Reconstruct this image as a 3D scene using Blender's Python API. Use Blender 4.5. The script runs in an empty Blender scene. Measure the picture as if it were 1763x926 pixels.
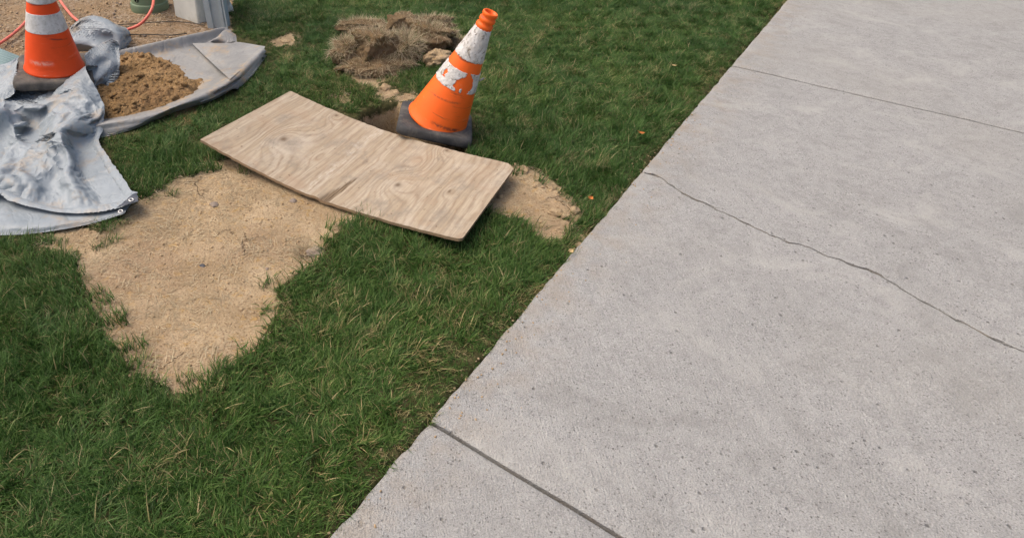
import bpy, math, random
import numpy as np
from mathutils import Vector, Euler

rng = np.random.default_rng(7)
random.seed(7)
R = math.radians
scene = bpy.context.scene
C = scene.collection

# ------------------------------------------------------------------ camera
# the photograph fills the upper left of the frame; f and the optical axis below are in its pixels
F_PX, CX, CY, HORIZON, CAM_H, WPX, HPX = 1100.0, 600.0, 463.0, -450.0, 1.36, 1763.0, 926.0
PITCH = math.atan((CY - HORIZON) / F_PX)
cam_d = bpy.data.cameras.new('camera')
cam = bpy.data.objects.new('camera', cam_d); C.objects.link(cam)
cam.location = (0, 0, CAM_H)
cam.rotation_euler = (math.pi / 2 - PITCH, 0, 0)
cam_d.sensor_width = 36.0
cam_d.lens = 36.0 * F_PX / WPX
cam_d.shift_x = (WPX / 2 - CX) / WPX
cam_d.shift_y = -(HPX / 2 - CY) / WPX
cam_d.clip_start = 0.05
cam_d.clip_end = 600
scene.camera = cam

# ------------------------------------------------------------------ light
SUN_EL, SUN_AZ = 60.0, -80.0          # azimuth from +Y towards +X
w = bpy.data.worlds.new('World'); scene.world = w; w.use_nodes = True
nt = w.node_tree; nt.nodes.clear()
sky = nt.nodes.new('ShaderNodeTexSky'); sky.sky_type = 'NISHITA'; sky.sun_disc = False
sky.sun_elevation = R(SUN_EL); sky.sun_rotation = R(SUN_AZ)
sky.air_density = 1.0; sky.dust_density = 8.0; sky.ozone_density = 0.6
bg = nt.nodes.new('ShaderNodeBackground'); bg.inputs['Strength'].default_value = 0.15
wo = nt.nodes.new('ShaderNodeOutputWorld')
nt.links.new(sky.outputs[0], bg.inputs['Color']); nt.links.new(bg.outputs[0], wo.inputs[0])
sd = bpy.data.lights.new('sun', 'SUN'); sd.energy = 0.8; sd.angle = R(50); sd.color = (1.0, 0.965, 0.91)
sun = bpy.data.objects.new('sun', sd); C.objects.link(sun)
d = Vector((math.sin(R(SUN_AZ)) * math.cos(R(SUN_EL)), math.cos(R(SUN_AZ)) * math.cos(R(SUN_EL)), math.sin(R(SUN_EL))))
sun.rotation_euler = d.to_track_quat('Z', 'Y').to_euler()
sun.location = d * 20
vs = scene.view_settings
vs.view_transform = 'Standard'; vs.look = 'None'; vs.gamma = 1.0; vs.use_curve_mapping = False
vs.exposure = 0.28

# ------------------------------------------------------------------ helpers
_sp, _cp = math.sin(PITCH), math.cos(PITCH)
def G(u, v, z=0.0):
    """point of the place at height z that the photograph shows at pixel (u, v)"""
    x, y = (u - CX) / F_PX, (v - CY) / F_PX
    dz = -_sp - y * _cp
    t = (CAM_H - z) / -dz
    return np.array([x * t, (_cp - y * _sp) * t, z])
def GP(pts, z=0.0): return np.array([G(u, v, z)[:2] for u, v in pts])

def _hash(ix, iy, seed):
    n = (ix.astype(np.int64) * 374761393 + iy.astype(np.int64) * 668265263 + seed * 1442695041) & 0xffffffff
    n = ((n ^ (n >> 13)) * 1274126177) & 0xffffffff
    return ((n ^ (n >> 16)) & 0xffff) / 65535.0
def vnoise(x, y, seed=0):
    x = np.asarray(x, float); y = np.asarray(y, float)
    ix, iy = np.floor(x), np.floor(y); fx, fy = x - ix, y - iy
    fx = fx * fx * fx * (fx * (fx * 6 - 15) + 10); fy = fy * fy * fy * (fy * (fy * 6 - 15) + 10)
    a, b = _hash(ix, iy, seed), _hash(ix + 1, iy, seed); c, e = _hash(ix, iy + 1, seed), _hash(ix + 1, iy + 1, seed)
    return ((a + (b - a) * fx) * (1 - fy) + (c + (e - c) * fx) * fy) * 2 - 1
def fbm(x, y, seed=0, oct=4, gain=0.5):
    s, a, t = 0, 1.0, 0
    for i in range(oct):
        s = s + a * vnoise(x * 2 ** i + 17.3 * i, y * 2 ** i - 9.1 * i, seed + i); t += a; a *= gain
    return s / t
def poly_sd(px, py, poly):
    """signed distance to polygon, negative inside"""
    px = np.asarray(px, float); py = np.asarray(py, float)
    dmin = np.full(px.shape, 1e9); inside = np.zeros(px.shape, bool)
    n = len(poly)
    for i in range(n):
        ax, ay = poly[i]; bx, by = poly[(i + 1) % n]
        ex, ey = bx - ax, by - ay
        t = np.clip(((px - ax) * ex + (py - ay) * ey) / (ex * ex + ey * ey + 1e-12), 0, 1)
        dmin = np.minimum(dmin, np.hypot(px - ax - t * ex, py - ay - t * ey))
        cond = ((ay > py) != (by > py))
        xi = ax + (py - ay) / (ey if abs(ey) > 1e-12 else 1e-12) * ex
        inside ^= cond & (px < xi)
    return np.where(inside, -dmin, dmin)
def sstep(a, b, x):
    t = np.clip((x - a) / (b - a), 0, 1); return t * t * (3 - 2 * t)

def mesh(name, verts, faces, mat=None, smooth=True):
    me = bpy.data.meshes.new(name)
    verts = np.asarray(verts, np.float32).reshape(-1, 3)
    if isinstance(faces, np.ndarray):
        k = faces.shape[1]; nf = len(faces)
        me.vertices.add(len(verts)); me.vertices.foreach_set('co', verts.ravel())
        me.loops.add(nf * k); me.loops.foreach_set('vertex_index', faces.astype(np.int32).ravel())
        me.polygons.add(nf)
        me.polygons.foreach_set('loop_start', np.arange(0, nf * k, k, dtype=np.int32))
        me.polygons.foreach_set('loop_total', np.full(nf, k, np.int32))
        me.update(calc_edges=True)
    else:
        me.from_pydata(verts.tolist(), [], faces)
    me.validate()
    if smooth: me.polygons.foreach_set('use_smooth', np.ones(len(me.polygons), bool))
    if mat: me.materials.append(mat)
    return me
def attr(me, name, typ, data):
    a = me.attributes.new(name, typ, 'POINT')
    key = {'FLOAT': 'value', 'FLOAT_VECTOR': 'vector', 'INT': 'value', 'FLOAT2': 'vector'}[typ]
    a.data.foreach_set(key, np.asarray(data, np.int32 if typ == 'INT' else np.float32).ravel())
def obj(name, me, parent=None, loc=None, rot=None):
    o = bpy.data.objects.new(name, me); C.objects.link(o)
    if parent: o.parent = parent
    if loc is not None: o.location = loc
    if rot is not None: o.rotation_euler = rot
    return o
def tag(o, label=None, cat=None, group=None, kind=None):
    if label: o['label'] = label
    if cat: o['category'] = cat
    if group: o['group'] = group
    if kind: o['kind'] = kind
    return o
def thing(name, label, cat, loc=(0, 0, 0), rot=(0, 0, 0), group=None):
    o = obj(name, None, loc=[float(c) for c in loc], rot=[float(c) for c in rot]); o.empty_display_size = 0.1
    return tag(o, label, cat, group)
def grid_faces(n, m, wrap=False):
    i, j = np.meshgrid(np.arange(n - 1), np.arange(m if wrap else m - 1), indexing='ij')
    j2 = (j + 1) % m
    return np.stack([i * m + j, i * m + j2, (i + 1) * m + j2, (i + 1) * m + j], -1).reshape(-1, 4)
def lathe(prof, seg=64):
    """profile [(r, z), ...] to verts, faces"""
    a = np.arange(seg) * 2 * np.pi / seg
    v = np.array([[[r * np.cos(t), r * np.sin(t), z] for t in a] for r, z in prof])
    return v.reshape(-1, 3), grid_faces(len(prof), seg, True)[:, ::-1]
def tube(pts, rad, seg=10):
    pts = np.asarray(pts, float); n = len(pts)
    rad = np.full(n, rad) if np.isscalar(rad) else np.asarray(rad)
    tan = np.gradient(pts, axis=0); tan /= np.linalg.norm(tan, axis=1)[:, None] + 1e-9
    up = np.array([0.13, 0.21, 0.97]); a = np.cross(tan, up); a /= np.linalg.norm(a, axis=1)[:, None] + 1e-9
    b = np.cross(a, tan); t = np.arange(seg) * 2 * np.pi / seg
    v = pts[:, None] + rad[:, None, None] * (np.cos(t)[None, :, None] * a[:, None] + np.sin(t)[None, :, None] * b[:, None])
    return v.reshape(-1, 3), grid_faces(n, seg, True)
def spline(pts, n):
    pts = np.asarray(pts, float); k = len(pts); t = np.linspace(0, k - 1, n); i = np.minimum(t.astype(int), k - 2); u = (t - i)[:, None]
    P = np.vstack([2 * pts[0] - pts[1], pts, 2 * pts[-1] - pts[-2]])
    p0, p1, p2, p3 = P[i], P[i + 1], P[i + 2], P[i + 3]
    return 0.5 * (2 * p1 + (p2 - p0) * u + (2 * p0 - 5 * p1 + 4 * p2 - p3) * u ** 2 + (3 * p1 - p0 - 3 * p2 + p3) * u ** 3)
def net(ctrl, n, m):
    """smooth n x m sheet through a coarse net of points"""
    ctrl = np.asarray(ctrl, float)
    rows = np.stack([spline(r, m) for r in ctrl])
    return np.stack([spline(rows[:, j], n) for j in range(m)], 1)

# ------------------------------------------------------------------ node material helper
class NM:
    def __init__(s, name, rough=0.8, spec=0.3):
        s.m = bpy.data.materials.new(name); s.m.use_nodes = True; s.t = s.m.node_tree
        s.p = s.t.nodes['Principled BSDF']; s.out = s.t.nodes['Material Output']
        s.p.inputs['Roughness'].default_value = rough; s.p.inputs['Specular IOR Level'].default_value = spec
    def n(s, typ, **kw):
        nd = s.t.nodes.new(typ)
        for k, v in kw.items(): setattr(nd, k, v)
        return nd
    def put(s, sock, v):
        if hasattr(v, 'is_linked') or isinstance(v, bpy.types.NodeSocket): s.t.links.new(v, sock)
        else:
            if isinstance(v, (tuple, list)) and len(v) == 3 and sock.type == 'RGBA': v = (*v, 1)
            sock.default_value = v
    def math(s, op, a, b=None, c=None, clamp=False):
        nd = s.n('ShaderNodeMath', operation=op, use_clamp=clamp); s.put(nd.inputs[0], a)
        if b is not None: s.put(nd.inputs[1], b)
        if c is not None: s.put(nd.inputs[2], c)
        return nd.outputs[0]
    def vec(s, op, a, b=None):
        nd = s.n('ShaderNodeVectorMath', operation=op); s.put(nd.inputs[0], a)
        if b is not None:
            s.put(nd.inputs[3] if op == 'SCALE' else nd.inputs[1], b)
        return nd.outputs['Value'] if op in ('LENGTH', 'DISTANCE', 'DOT_PRODUCT') else nd.outputs[0]
    def coord(s, kind='Object'): return s.n('ShaderNodeTexCoord').outputs[kind]
    def pos(s): return s.n('ShaderNodeNewGeometry').outputs['Position']
    def attr(s, name, out='Fac', typ='GEOMETRY'):
        nd = s.n('ShaderNodeAttribute', attribute_name=name, attribute_type=typ); return nd.outputs[out]
    def noise(s, v, scale, detail=4, rough=0.55, dist=0.0, out='Fac'):
        nd = s.n('ShaderNodeTexNoise'); s.put(nd.inputs['Vector'], v); s.put(nd.inputs['Scale'], scale)
        nd.inputs['Detail'].default_value = detail; nd.inputs['Roughness'].default_value = rough; nd.inputs['Distortion'].default_value = dist
        return nd.outputs[out]
    def voro(s, v, scale, feature='F1', out='Distance', rand=1.0):
        nd = s.n('ShaderNodeTexVoronoi', feature=feature); s.put(nd.inputs['Vector'], v); nd.inputs['Scale'].default_value = scale
        nd.inputs['Randomness'].default_value = rand
        return nd.outputs[out]
    def ramp(s, fac, stops, interp='LINEAR'):
        nd = s.n('ShaderNodeValToRGB'); s.put(nd.inputs[0], fac); cr = nd.color_ramp; cr.interpolation = interp
        while len(cr.elements) < len(stops): cr.elements.new(0.5)
        for e, (p, c) in zip(cr.elements, stops):
            e.position = p; e.color = (c, c, c, 1) if not isinstance(c, (tuple, list)) else (*c, 1)
        return nd.outputs[0]
    def mix(s, fac, a, b, blend='MIX'):
        nd = s.n('ShaderNodeMix', data_type='RGBA', blend_type=blend)
        s.put(nd.inputs[0], fac); s.put(nd.inputs[6], a); s.put(nd.inputs[7], b); return nd.outputs[2]
    def bump(s, h, strength=0.5, dist=0.01, normal=None):
        nd = s.n('ShaderNodeBump'); s.put(nd.inputs['Height'], h); nd.inputs['Strength'].default_value = strength; nd.inputs['Distance'].default_value = dist
        if normal is not None: s.put(nd.inputs['Normal'], normal)
        return nd.outputs[0]
    def col(s, c): s.put(s.p.inputs['Base Color'], c)
    def nor(s, c): s.put(s.p.inputs['Normal'], c)
    def rgh(s, c): s.put(s.p.inputs['Roughness'], c)

# ------------------------------------------------------------------ materials
def soil_colour(k, v, scale=1.0):
    """tan clay with ochre, pinkish and darker crumbs"""
    a = k.noise(v, 5 * scale, 5, 0.6); b = k.noise(v, 38 * scale, 4, 0.6); c = k.noise(v, 150 * scale, 3, 0.6); e = k.noise(v, 2.2 * scale, 3, 0.5)
    base = k.ramp(a, [(0.3, (0.31, 0.225, 0.132)), (0.5, (0.41, 0.305, 0.185)), (0.7, (0.51, 0.39, 0.25))])
    base = k.mix(k.ramp(b, [(0.56, 0.0), (0.70, 0.75)]), base, (0.45, 0.285, 0.105))
    base = k.mix(k.ramp(e, [(0.5, 0.0), (0.64, 0.5)]), base, (0.31, 0.21, 0.135))
    base = k.mix(k.ramp(c, [(0.33, 0.85), (0.46, 0.0)]), base, (0.20, 0.13, 0.075))
    base = k.mix(k.ramp(c, [(0.58, 0.0), (0.72, 0.7)]), base, (0.60, 0.48, 0.33))
    return base
def mat_soil(name, dark=1.0, scale=1.0, tone=None):
    k = NM(name, 0.95, 0.1); v = k.coord()
    c = soil_colour(k, v, scale)
    if tone: c = k.mix(1.0, c, tone, 'MULTIPLY')
    if dark != 1.0: c = k.mix(1.0, c, (dark, dark * 0.95, dark * 0.9), 'MULTIPLY')
    k.col(c)
    h = k.math('ADD', k.noise(v, 60 * scale, 6, 0.7), k.math('MULTIPLY', k.noise(v, 200, 3, 0.7), 0.5))
    k.nor(k.bump(h, 0.9, 0.008)); return k.m
def mat_ground():
    k = NM('ground', 0.95, 0.1); v = k.pos(); bare = k.attr('bare'); grav = k.attr('gravel'); deep = k.attr('deep')
    soil = soil_colour(k, v)
    # drying cracks in the clay
    wv = k.vec('ADD', v, k.vec('SCALE', k.noise(v, 14, 3, 0.6, out='Color'), 0.10))
    edge = k.voro(wv, 4.3, 'DISTANCE_TO_EDGE')
    crack = k.math('MULTIPLY', k.ramp(edge, [(0.0, 1.0), (0.016, 0.0)]), k.ramp(k.noise(v, 3.1, 2), [(0.54, 0.0), (0.60, 1.0)]))
    soil = k.mix(k.math('MULTIPLY', crack, 0.8), soil, (0.10, 0.065, 0.04))
    thatch = k.ramp(k.noise(v, 45, 4, 0.7), [(0.3, (0.035, 0.04, 0.016)), (0.55, (0.075, 0.072, 0.03)), (0.75, (0.19, 0.16, 0.08))])
    gv = k.voro(v, 70, out='Color'); gsep = k.n('ShaderNodeSeparateColor'); k.put(gsep.inputs[0], gv)
    gcol = k.ramp(gsep.outputs[0], [(0.0, (0.16, 0.115, 0.075)), (0.4, (0.30, 0.22, 0.145)), (0.75, (0.38, 0.30, 0.215)), (1.0, (0.46, 0.40, 0.33))])
    gcol = k.mix(k.ramp(k.noise(v, 4, 4, 0.6), [(0.40, 0.0), (0.62, 0.85)]), gcol, k.mix(0.5, soil, (0.33, 0.235, 0.15)))
    gcol = k.mix(1.0, gcol, (0.84, 0.80, 0.76), 'MULTIPLY')
    soil = k.mix(grav, soil, gcol)
    bb = k.math('ADD', bare, k.math('MULTIPLY', k.math('SUBTRACT', k.noise(v, 22, 5, 0.65), 0.5), 0.9))
    c = k.mix(k.ramp(bb, [(0.42, 0.0), (0.58, 1.0)]), thatch, soil)
    c = k.mix(deep, c, k.ramp(k.noise(v, 30, 5, 0.7), [(0.3, (0.075, 0.045, 0.025)), (0.7, (0.19, 0.12, 0.065))]))  # same soil inside the hole, its shade painted in as darker brown
    k.col(c)
    h = k.math('ADD', k.noise(v, 55, 6, 0.72), k.math('MULTIPLY', k.noise(v, 230, 3, 0.7), 0.45))
    h = k.math('SUBTRACT', h, k.math('MULTIPLY', crack, 0.7))
    h = k.math('ADD', h, k.math('MULTIPLY', k.math('MULTIPLY', k.voro(v, 70), grav), -0.8))
    k.nor(k.bump(h, 0.9, 0.010)); return k.m
SDX, SDY = 0.6231, 0.7821
def mat_concrete():
    k = NM('concrete', 0.9, 0.2); v = k.pos()
    a = k.noise(v, 2.3, 5, 0.6); b = k.noise(v, 26, 5, 0.65); c = k.noise(v, 260, 3, 0.6)
    base = k.ramp(a, [(0.3, (0.325, 0.32, 0.308)), (0.7, (0.395, 0.39, 0.376))])
    base = k.mix(0.55, base, k.ramp(b, [(0.28, (0.26, 0.257, 0.248)), (0.55, (0.375, 0.37, 0.356)), (0.8, (0.415, 0.41, 0.40))]))
    base = k.mix(k.ramp(c, [(0.32, 0.75), (0.48, 0.0)]), base, (0.19, 0.185, 0.175))
    base = k.mix(k.ramp(c, [(0.54, 0.0), (0.70, 0.65)]), base, (0.50, 0.495, 0.48))
    # exposed aggregate: separate dark and pale grains
    sv = k.n('ShaderNodeTexVoronoi'); k.put(sv.inputs['Vector'], k.vec('ADD', v, k.vec('SCALE', k.noise(v, 90, 2, out='Color'), 0.01))); sv.inputs['Scale'].default_value = 170
    sep = k.n('ShaderNodeSeparateColor'); k.put(sep.inputs[0], sv.outputs['Color'])
    spot = k.ramp(sv.outputs['Distance'], [(0.30, 1.0), (0.5, 0.0)])
    dk = k.math('MULTIPLY', spot, k.math('GREATER_THAN', sep.outputs[0], 0.82)); lt = k.math('MULTIPLY', spot, k.math('LESS_THAN', sep.outputs[1], 0.10))
    base = k.mix(k.math('MULTIPLY', dk, k.math('MULTIPLY', sep.outputs[2], 0.85)), base, (0.10, 0.095, 0.09))
    base = k.mix(k.math('MULTIPLY', lt, 0.55), base, (0.55, 0.54, 0.52))
    sv2 = k.n('ShaderNodeTexVoronoi'); k.put(sv2.inputs['Vector'], v); sv2.inputs['Scale'].default_value = 38
    sep2 = k.n('ShaderNodeSeparateColor'); k.put(sep2.inputs[0], sv2.outputs['Color'])
    pit = k.math('MULTIPLY', k.ramp(sv2.outputs['Distance'], [(0.10, 1.0), (0.20, 0.0)]), k.math('GREATER_THAN', sep2.outputs[0], 0.90))
    base = k.mix(k.math('MULTIPLY', pit, 0.7), base, (0.12, 0.115, 0.105))
    bm_ = k.n('ShaderNodeMapping'); k.put(bm_.inputs['Vector'], v); bm_.inputs['Rotation'].default_value = (0, 0, math.atan2(SDY, SDX) * -1); bm_.inputs['Scale'].default_value = (190, 7, 1)
    broom = k.noise(bm_.outputs[0], 1.0, 4, 0.65)
    base = k.mix(k.ramp(broom, [(0.30, 0.30), (0.5, 0.0)]), base, (0.25, 0.245, 0.235))
    blotch = k.noise(v, 3.4, 6, 0.72, 0.8)
    base = k.mix(k.ramp(blotch, [(0.28, 0.5), (0.46, 0.0)]), base, (0.225, 0.22, 0.205))
    base = k.mix(k.ramp(blotch, [(0.53, 0.0), (0.72, 0.65)]), base, (0.47, 0.46, 0.43))
    # soil washed on to the slab beside the lawn, and stains
    edge = k.attr('edge')
    st = k.math('MULTIPLY', k.ramp(edge, [(0.0, 1.0), (1.0, 0.0)]), k.ramp(k.noise(v, 11, 5, 0.65), [(0.42, 0.0), (0.70, 0.6)]))
    base = k.mix(st, base, (0.34, 0.275, 0.20))
    base = k.mix(k.ramp(k.noise(v, 5.5, 4, 0.6, 0.6), [(0.56, 0.0), (0.72, 0.32)]), base, (0.24, 0.235, 0.22))
    base = k.mix(k.ramp(k.noise(v, 1.3, 3, 0.5), [(0.5, 0.0), (0.66, 0.2)]), base, (0.36, 0.345, 0.31))
    k.col(base)
    h = k.math('ADD', c, k.math('MULTIPLY', b, 0.8)); h = k.math('ADD', h, k.math('MULTIPLY', broom, 0.7)); h = k.math('SUBTRACT', h, k.math('MULTIPLY', pit, 1.2)); h = k.math('ADD', h, k.math('MULTIPLY', spot, 0.3))
    k.nor(k.bump(h, 0.8, 0.005)); return k.m
def mat_blades(name, stops, tint=True, transl=0.25, lo=(0.72, 0.82, 0.74), hi=(1.38, 1.2, 1.0)):
    k = NM(name, 0.55, 0.25)
    c = k.ramp(k.attr('bc'), stops)
    if tint:
        t = k.attr('tint', 'Fac', 'INSTANCER')
        c = k.mix(1.0, c, k.ramp(t, [(0.0, lo), (1.0, hi)]), 'MULTIPLY')
    k.col(c)
    tr = k.n('ShaderNodeBsdfTranslucent'); k.put(tr.inputs[0], c)
    mx = k.n('ShaderNodeMixShader'); mx.inputs[0].default_value = transl
    k.t.links.new(k.p.outputs[0], mx.inputs[1]); k.t.links.new(tr.outputs[0], mx.inputs[2]); k.t.links.new(mx.outputs[0], k.out.inputs[0])
    return k.m
def mat_tarp(name, light, dark, dirt=0.3):
    k = NM(name, 0.5, 0.35); v = k.coord()
    c = k.mix(k.ramp(k.noise(v, 7, 5, 0.6, 0.5), [(0.35, 0.0), (0.68, 1.0)]), light, dark)
    c = k.mix(k.ramp(k.noise(v, 60, 3, 0.6), [(0.35, 0.25), (0.55, 0.0)]), c, dark)
    dn = k.noise(v, 9, 6, 0.7)
    c = k.mix(k.math('MULTIPLY', k.ramp(dn, [(0.53, 0.0), (0.70, 1.0)]), dirt), c, (0.44, 0.31, 0.17))
    k.col(c)
    k.rgh(k.ramp(k.noise(v, 16, 3), [(0.3, 0.36), (0.7, 0.52)]))
    def crease(sc, dist): return k.math('ABSOLUTE', k.math('SUBTRACT', k.noise(v, sc, 1.5, 0.5, dist), 0.5))
    h = k.math('ADD', k.math('MULTIPLY', crease(11, 0.6), 1.0), k.math('MULTIPLY', crease(27, 0.4), 0.4))
    k.nor(k.bump(h, 0.5, 0.022)); return k.m
def mat_plain(name, colour, rough=0.6, spec=0.4, var=0.15, dirt=None, bump=0.0, scale=14):
    k = NM(name, rough, spec); v = k.coord()
    c = k.mix(k.ramp(k.noise(v, scale, 5, 0.6), [(0.3, 0.0), (0.7, 1.0)]), tuple(x * (1 - var) for x in colour), tuple(min(1, x * (1 + var)) for x in colour))
    if dirt: c = k.mix(k.ramp(k.noise(v, scale * 0.6, 6, 0.7, 0.6), [(0.50, 0.0), (0.72, dirt[1])]), c, dirt[0])
    k.col(c)
    if bump: k.nor(k.bump(k.noise(v, scale * 5, 5, 0.65), bump, 0.004))
    return k.m
def mat_orange(name, colour, scuff):
    k = NM(name, 0.42, 0.35); v = k.coord()
    c = k.mix(k.ramp(k.noise(v, 9, 4, 0.6), [(0.3, 0.0), (0.7, 1.0)]), tuple(x * 0.9 for x in colour), tuple(min(1, x * 1.08) for x in colour))
    # long scuffs round the skirt: rubber marks and pale scratches
    sx = k.n('ShaderNodeMapping'); k.put(sx.inputs['Vector'], v); sx.inputs['Scale'].default_value = (4.5, 4.5, 34); sx.inputs['Rotation'].default_value = (0.18, 0.12, 0)
    n1 = k.noise(sx.outputs[0], 1.0, 4, 0.6, 0.3)
    m1 = k.math('MULTIPLY', k.ramp(n1, [(0.62, 0.0), (0.70, 0.85)]), scuff)
    c = k.mix(m1, c, (0.06, 0.03, 0.025))
    n2 = k.noise(k.vec('ADD', sx.outputs[0], (3.3, 7.7, 1.1)), 1.6, 5, 0.7)
    c = k.mix(k.ramp(n2, [(0.60, 0.0), (0.74, 0.5)]), c, (0.85, 0.42, 0.28))
    # one broad black rub mark low on the front and a thin one above it
    sp = k.n('ShaderNodeSeparateXYZ'); k.put(sp.inputs[0], v); lx, ly, lz = sp.outputs
    def rub(z0, slope, thick, x0, x1, amt):
        zc = k.math('ADD', k.math('MULTIPLY', lx, slope), z0); dz = k.math('DIVIDE', k.math('SUBTRACT', lz, zc), thick)
        g = k.math('EXPONENT', k.math('MULTIPLY', k.math('MULTIPLY', dz, dz), -1.0))
        rx = k.ramp(k.math('MULTIPLY_ADD', k.math('SUBTRACT', lx, x0), 1.0 / (x1 - x0), 0.0), [(0.0, 0.0), (0.2, 1.0), (0.8, 1.0), (1.0, 0.0)])
        return k.math('MULTIPLY', k.math('MULTIPLY', g, rx), k.math('MULTIPLY', k.math('LESS_THAN', ly, 0.0), k.ramp(k.noise(v, 70, 4, 0.7), [(0.36, 0.0), (0.56, amt)])))
    if scuff > 0.6:
        c = k.mix(rub(.068, -.02, .006, -.05, .10, 0.9), c, (0.05, 0.03, 0.03)); c = k.mix(rub(.175, .12, .004, -.10, .05, 0.6), c, (0.09, 0.04, 0.03))
    else:
        c = k.mix(rub(.095, .03, .008, -.10, .02, 0.7), c, (0.82, 0.45, 0.36)); c = k.mix(rub(.205, -.2, .003, .0, .09, 0.8), c, (0.08, 0.03, 0.03))
    k.col(c); k.rgh(k.ramp(k.noise(v, 30, 3), [(0.3, 0.38), (0.7, 0.56)])); return k.m
def mat_sleeve(name, grime):
    k = NM(name, 0.5, 0.4); v = k.coord()
    c = k.mix(k.ramp(k.noise(v, 28, 5, 0.7), [(0.36, 0.0), (0.62, 1.0)]), (0.74, 0.73, 0.72), (0.55, 0.53, 0.50))
    n = k.noise(v, 55, 5, 0.7, 1.0)
    c = k.mix(k.ramp(n, [(0.55, 0.0), (0.63, grime)]), c, (0.16, 0.13, 0.10))
    c = k.mix(k.ramp(k.noise(v, 12, 4, 0.6), [(0.55, 0.0), (0.7, grime * 0.5)]), c, (0.50, 0.44, 0.36))
    k.col(c); k.nor(k.bump(k.noise(v, 70, 4, 0.7, 0.6), 0.25 + 0.5 * grime, 0.004)); return k.m

M = {}
M['ground'] = mat_ground(); M['concrete'] = mat_concrete()
M['soil'] = mat_soil('soil'); M['soil_dark'] = mat_soil('sod_soil', 0.5); M['clay'] = mat_soil('heap_clay', 1.0, 1.6, (0.74, 0.635, 0.50))
GREEN = [(0.0, (0.023, 0.058, 0.012)), (0.35, (0.045, 0.109, 0.023)), (0.70, (0.084, 0.170, 0.041)), (0.86, (0.168, 0.250, 0.092)), (0.92, (0.24, 0.22, 0.105)), (1.0, (0.40, 0.35, 0.21))]
DRY = [(0.0, (0.24, 0.18, 0.105)), (0.4, (0.44, 0.35, 0.22)), (0.8, (0.58, 0.485, 0.325)), (0.95, (0.62, 0.53, 0.37)), (1.0, (0.09, 0.15, 0.04))]
M['grass'] = mat_blades('grass_blades', GREEN); M['straw'] = mat_blades('dry_blades', DRY, lo=(0.7, 0.7, 0.7), hi=(1.15, 1.15, 1.15))
M['dry'] = mat_blades('dead_grass', DRY, tint=False)
M['crumb'] = mat_plain('soil_crumb', (0.40, 0.29, 0.175), 0.95, 0.1, 0.3, scale=1.3)
M['stone'] = mat_plain('grey_stone', (0.26, 0.21, 0.17), 0.85, 0.2, 0.3, bump=0.4, scale=25)
M['slate'] = mat_plain('dark_pebble', (0.085, 0.085, 0.095), 0.7, 0.3, 0.3, scale=40)
M['rubber'] = mat_plain('black_rubber', (0.055, 0.054, 0.054), 0.75, 0.3, 0.3, ((0.22, 0.19, 0.15), 0.55), 0.35, 22)
M['rubber_dusty'] = mat_plain('dusty_rubber', (0.105, 0.095, 0.085), 0.85, 0.2, 0.35, ((0.25, 0.205, 0.15), 0.7), 0.5, 22)

# ------------------------------------------------------------------ zones of the ground (from the photograph, as outlines on the ground)
DIRT = GP([(128, 452), (150, 420), (190, 388), (240, 346), (285, 322), (330, 301), (365, 281), (400, 268), (470, 300), (545, 330), (605, 350), (622, 370), (600, 385), (572, 405), (566, 430), (545, 458), (503, 474), (474, 494), (482, 530), (448, 600), (385, 632), (330, 690), (250, 650), (190, 596), (160, 540), (154, 502), (138, 478)])
PATCH = GP([(850, 300), (888, 288), (905, 290), (928, 302), (960, 320), (988, 343), (1000, 365), (985, 386), (966, 408), (945, 408), (925, 395), (905, 376), (865, 366), (838, 352)])
GRAVEL = GP([(-900, -120), (440, -120), (400, -20), (396, 20), (400, 48), (380, 70), (320, 90), (250, 130), (180, 175), (120, 190), (0, 160), (-300, 120), (-900, 120)])
HOLE = GP([(616, 204), (630, 190), (655, 180), (682, 175), (706, 182), (735, 205), (775, 232), (803, 252), (790, 275), (735, 290), (690, 275), (650, 245)])
SPOTS = [(495, 68, .075), (638, 131, .085), (668, 158, .06), (690, 170, .05), (310, 312, .06), (120, 412, .07), (585, 170, .04), (1000, 408, .02)]
S0, S1 = G(925, 506, .012), G(1200, 183, .012)
SD = (S1 - S0) / np.linalg.norm(S1 - S0); SN = np.array([SD[1], -SD[0], 0.0]); SWALK_W = 1.55

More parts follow.
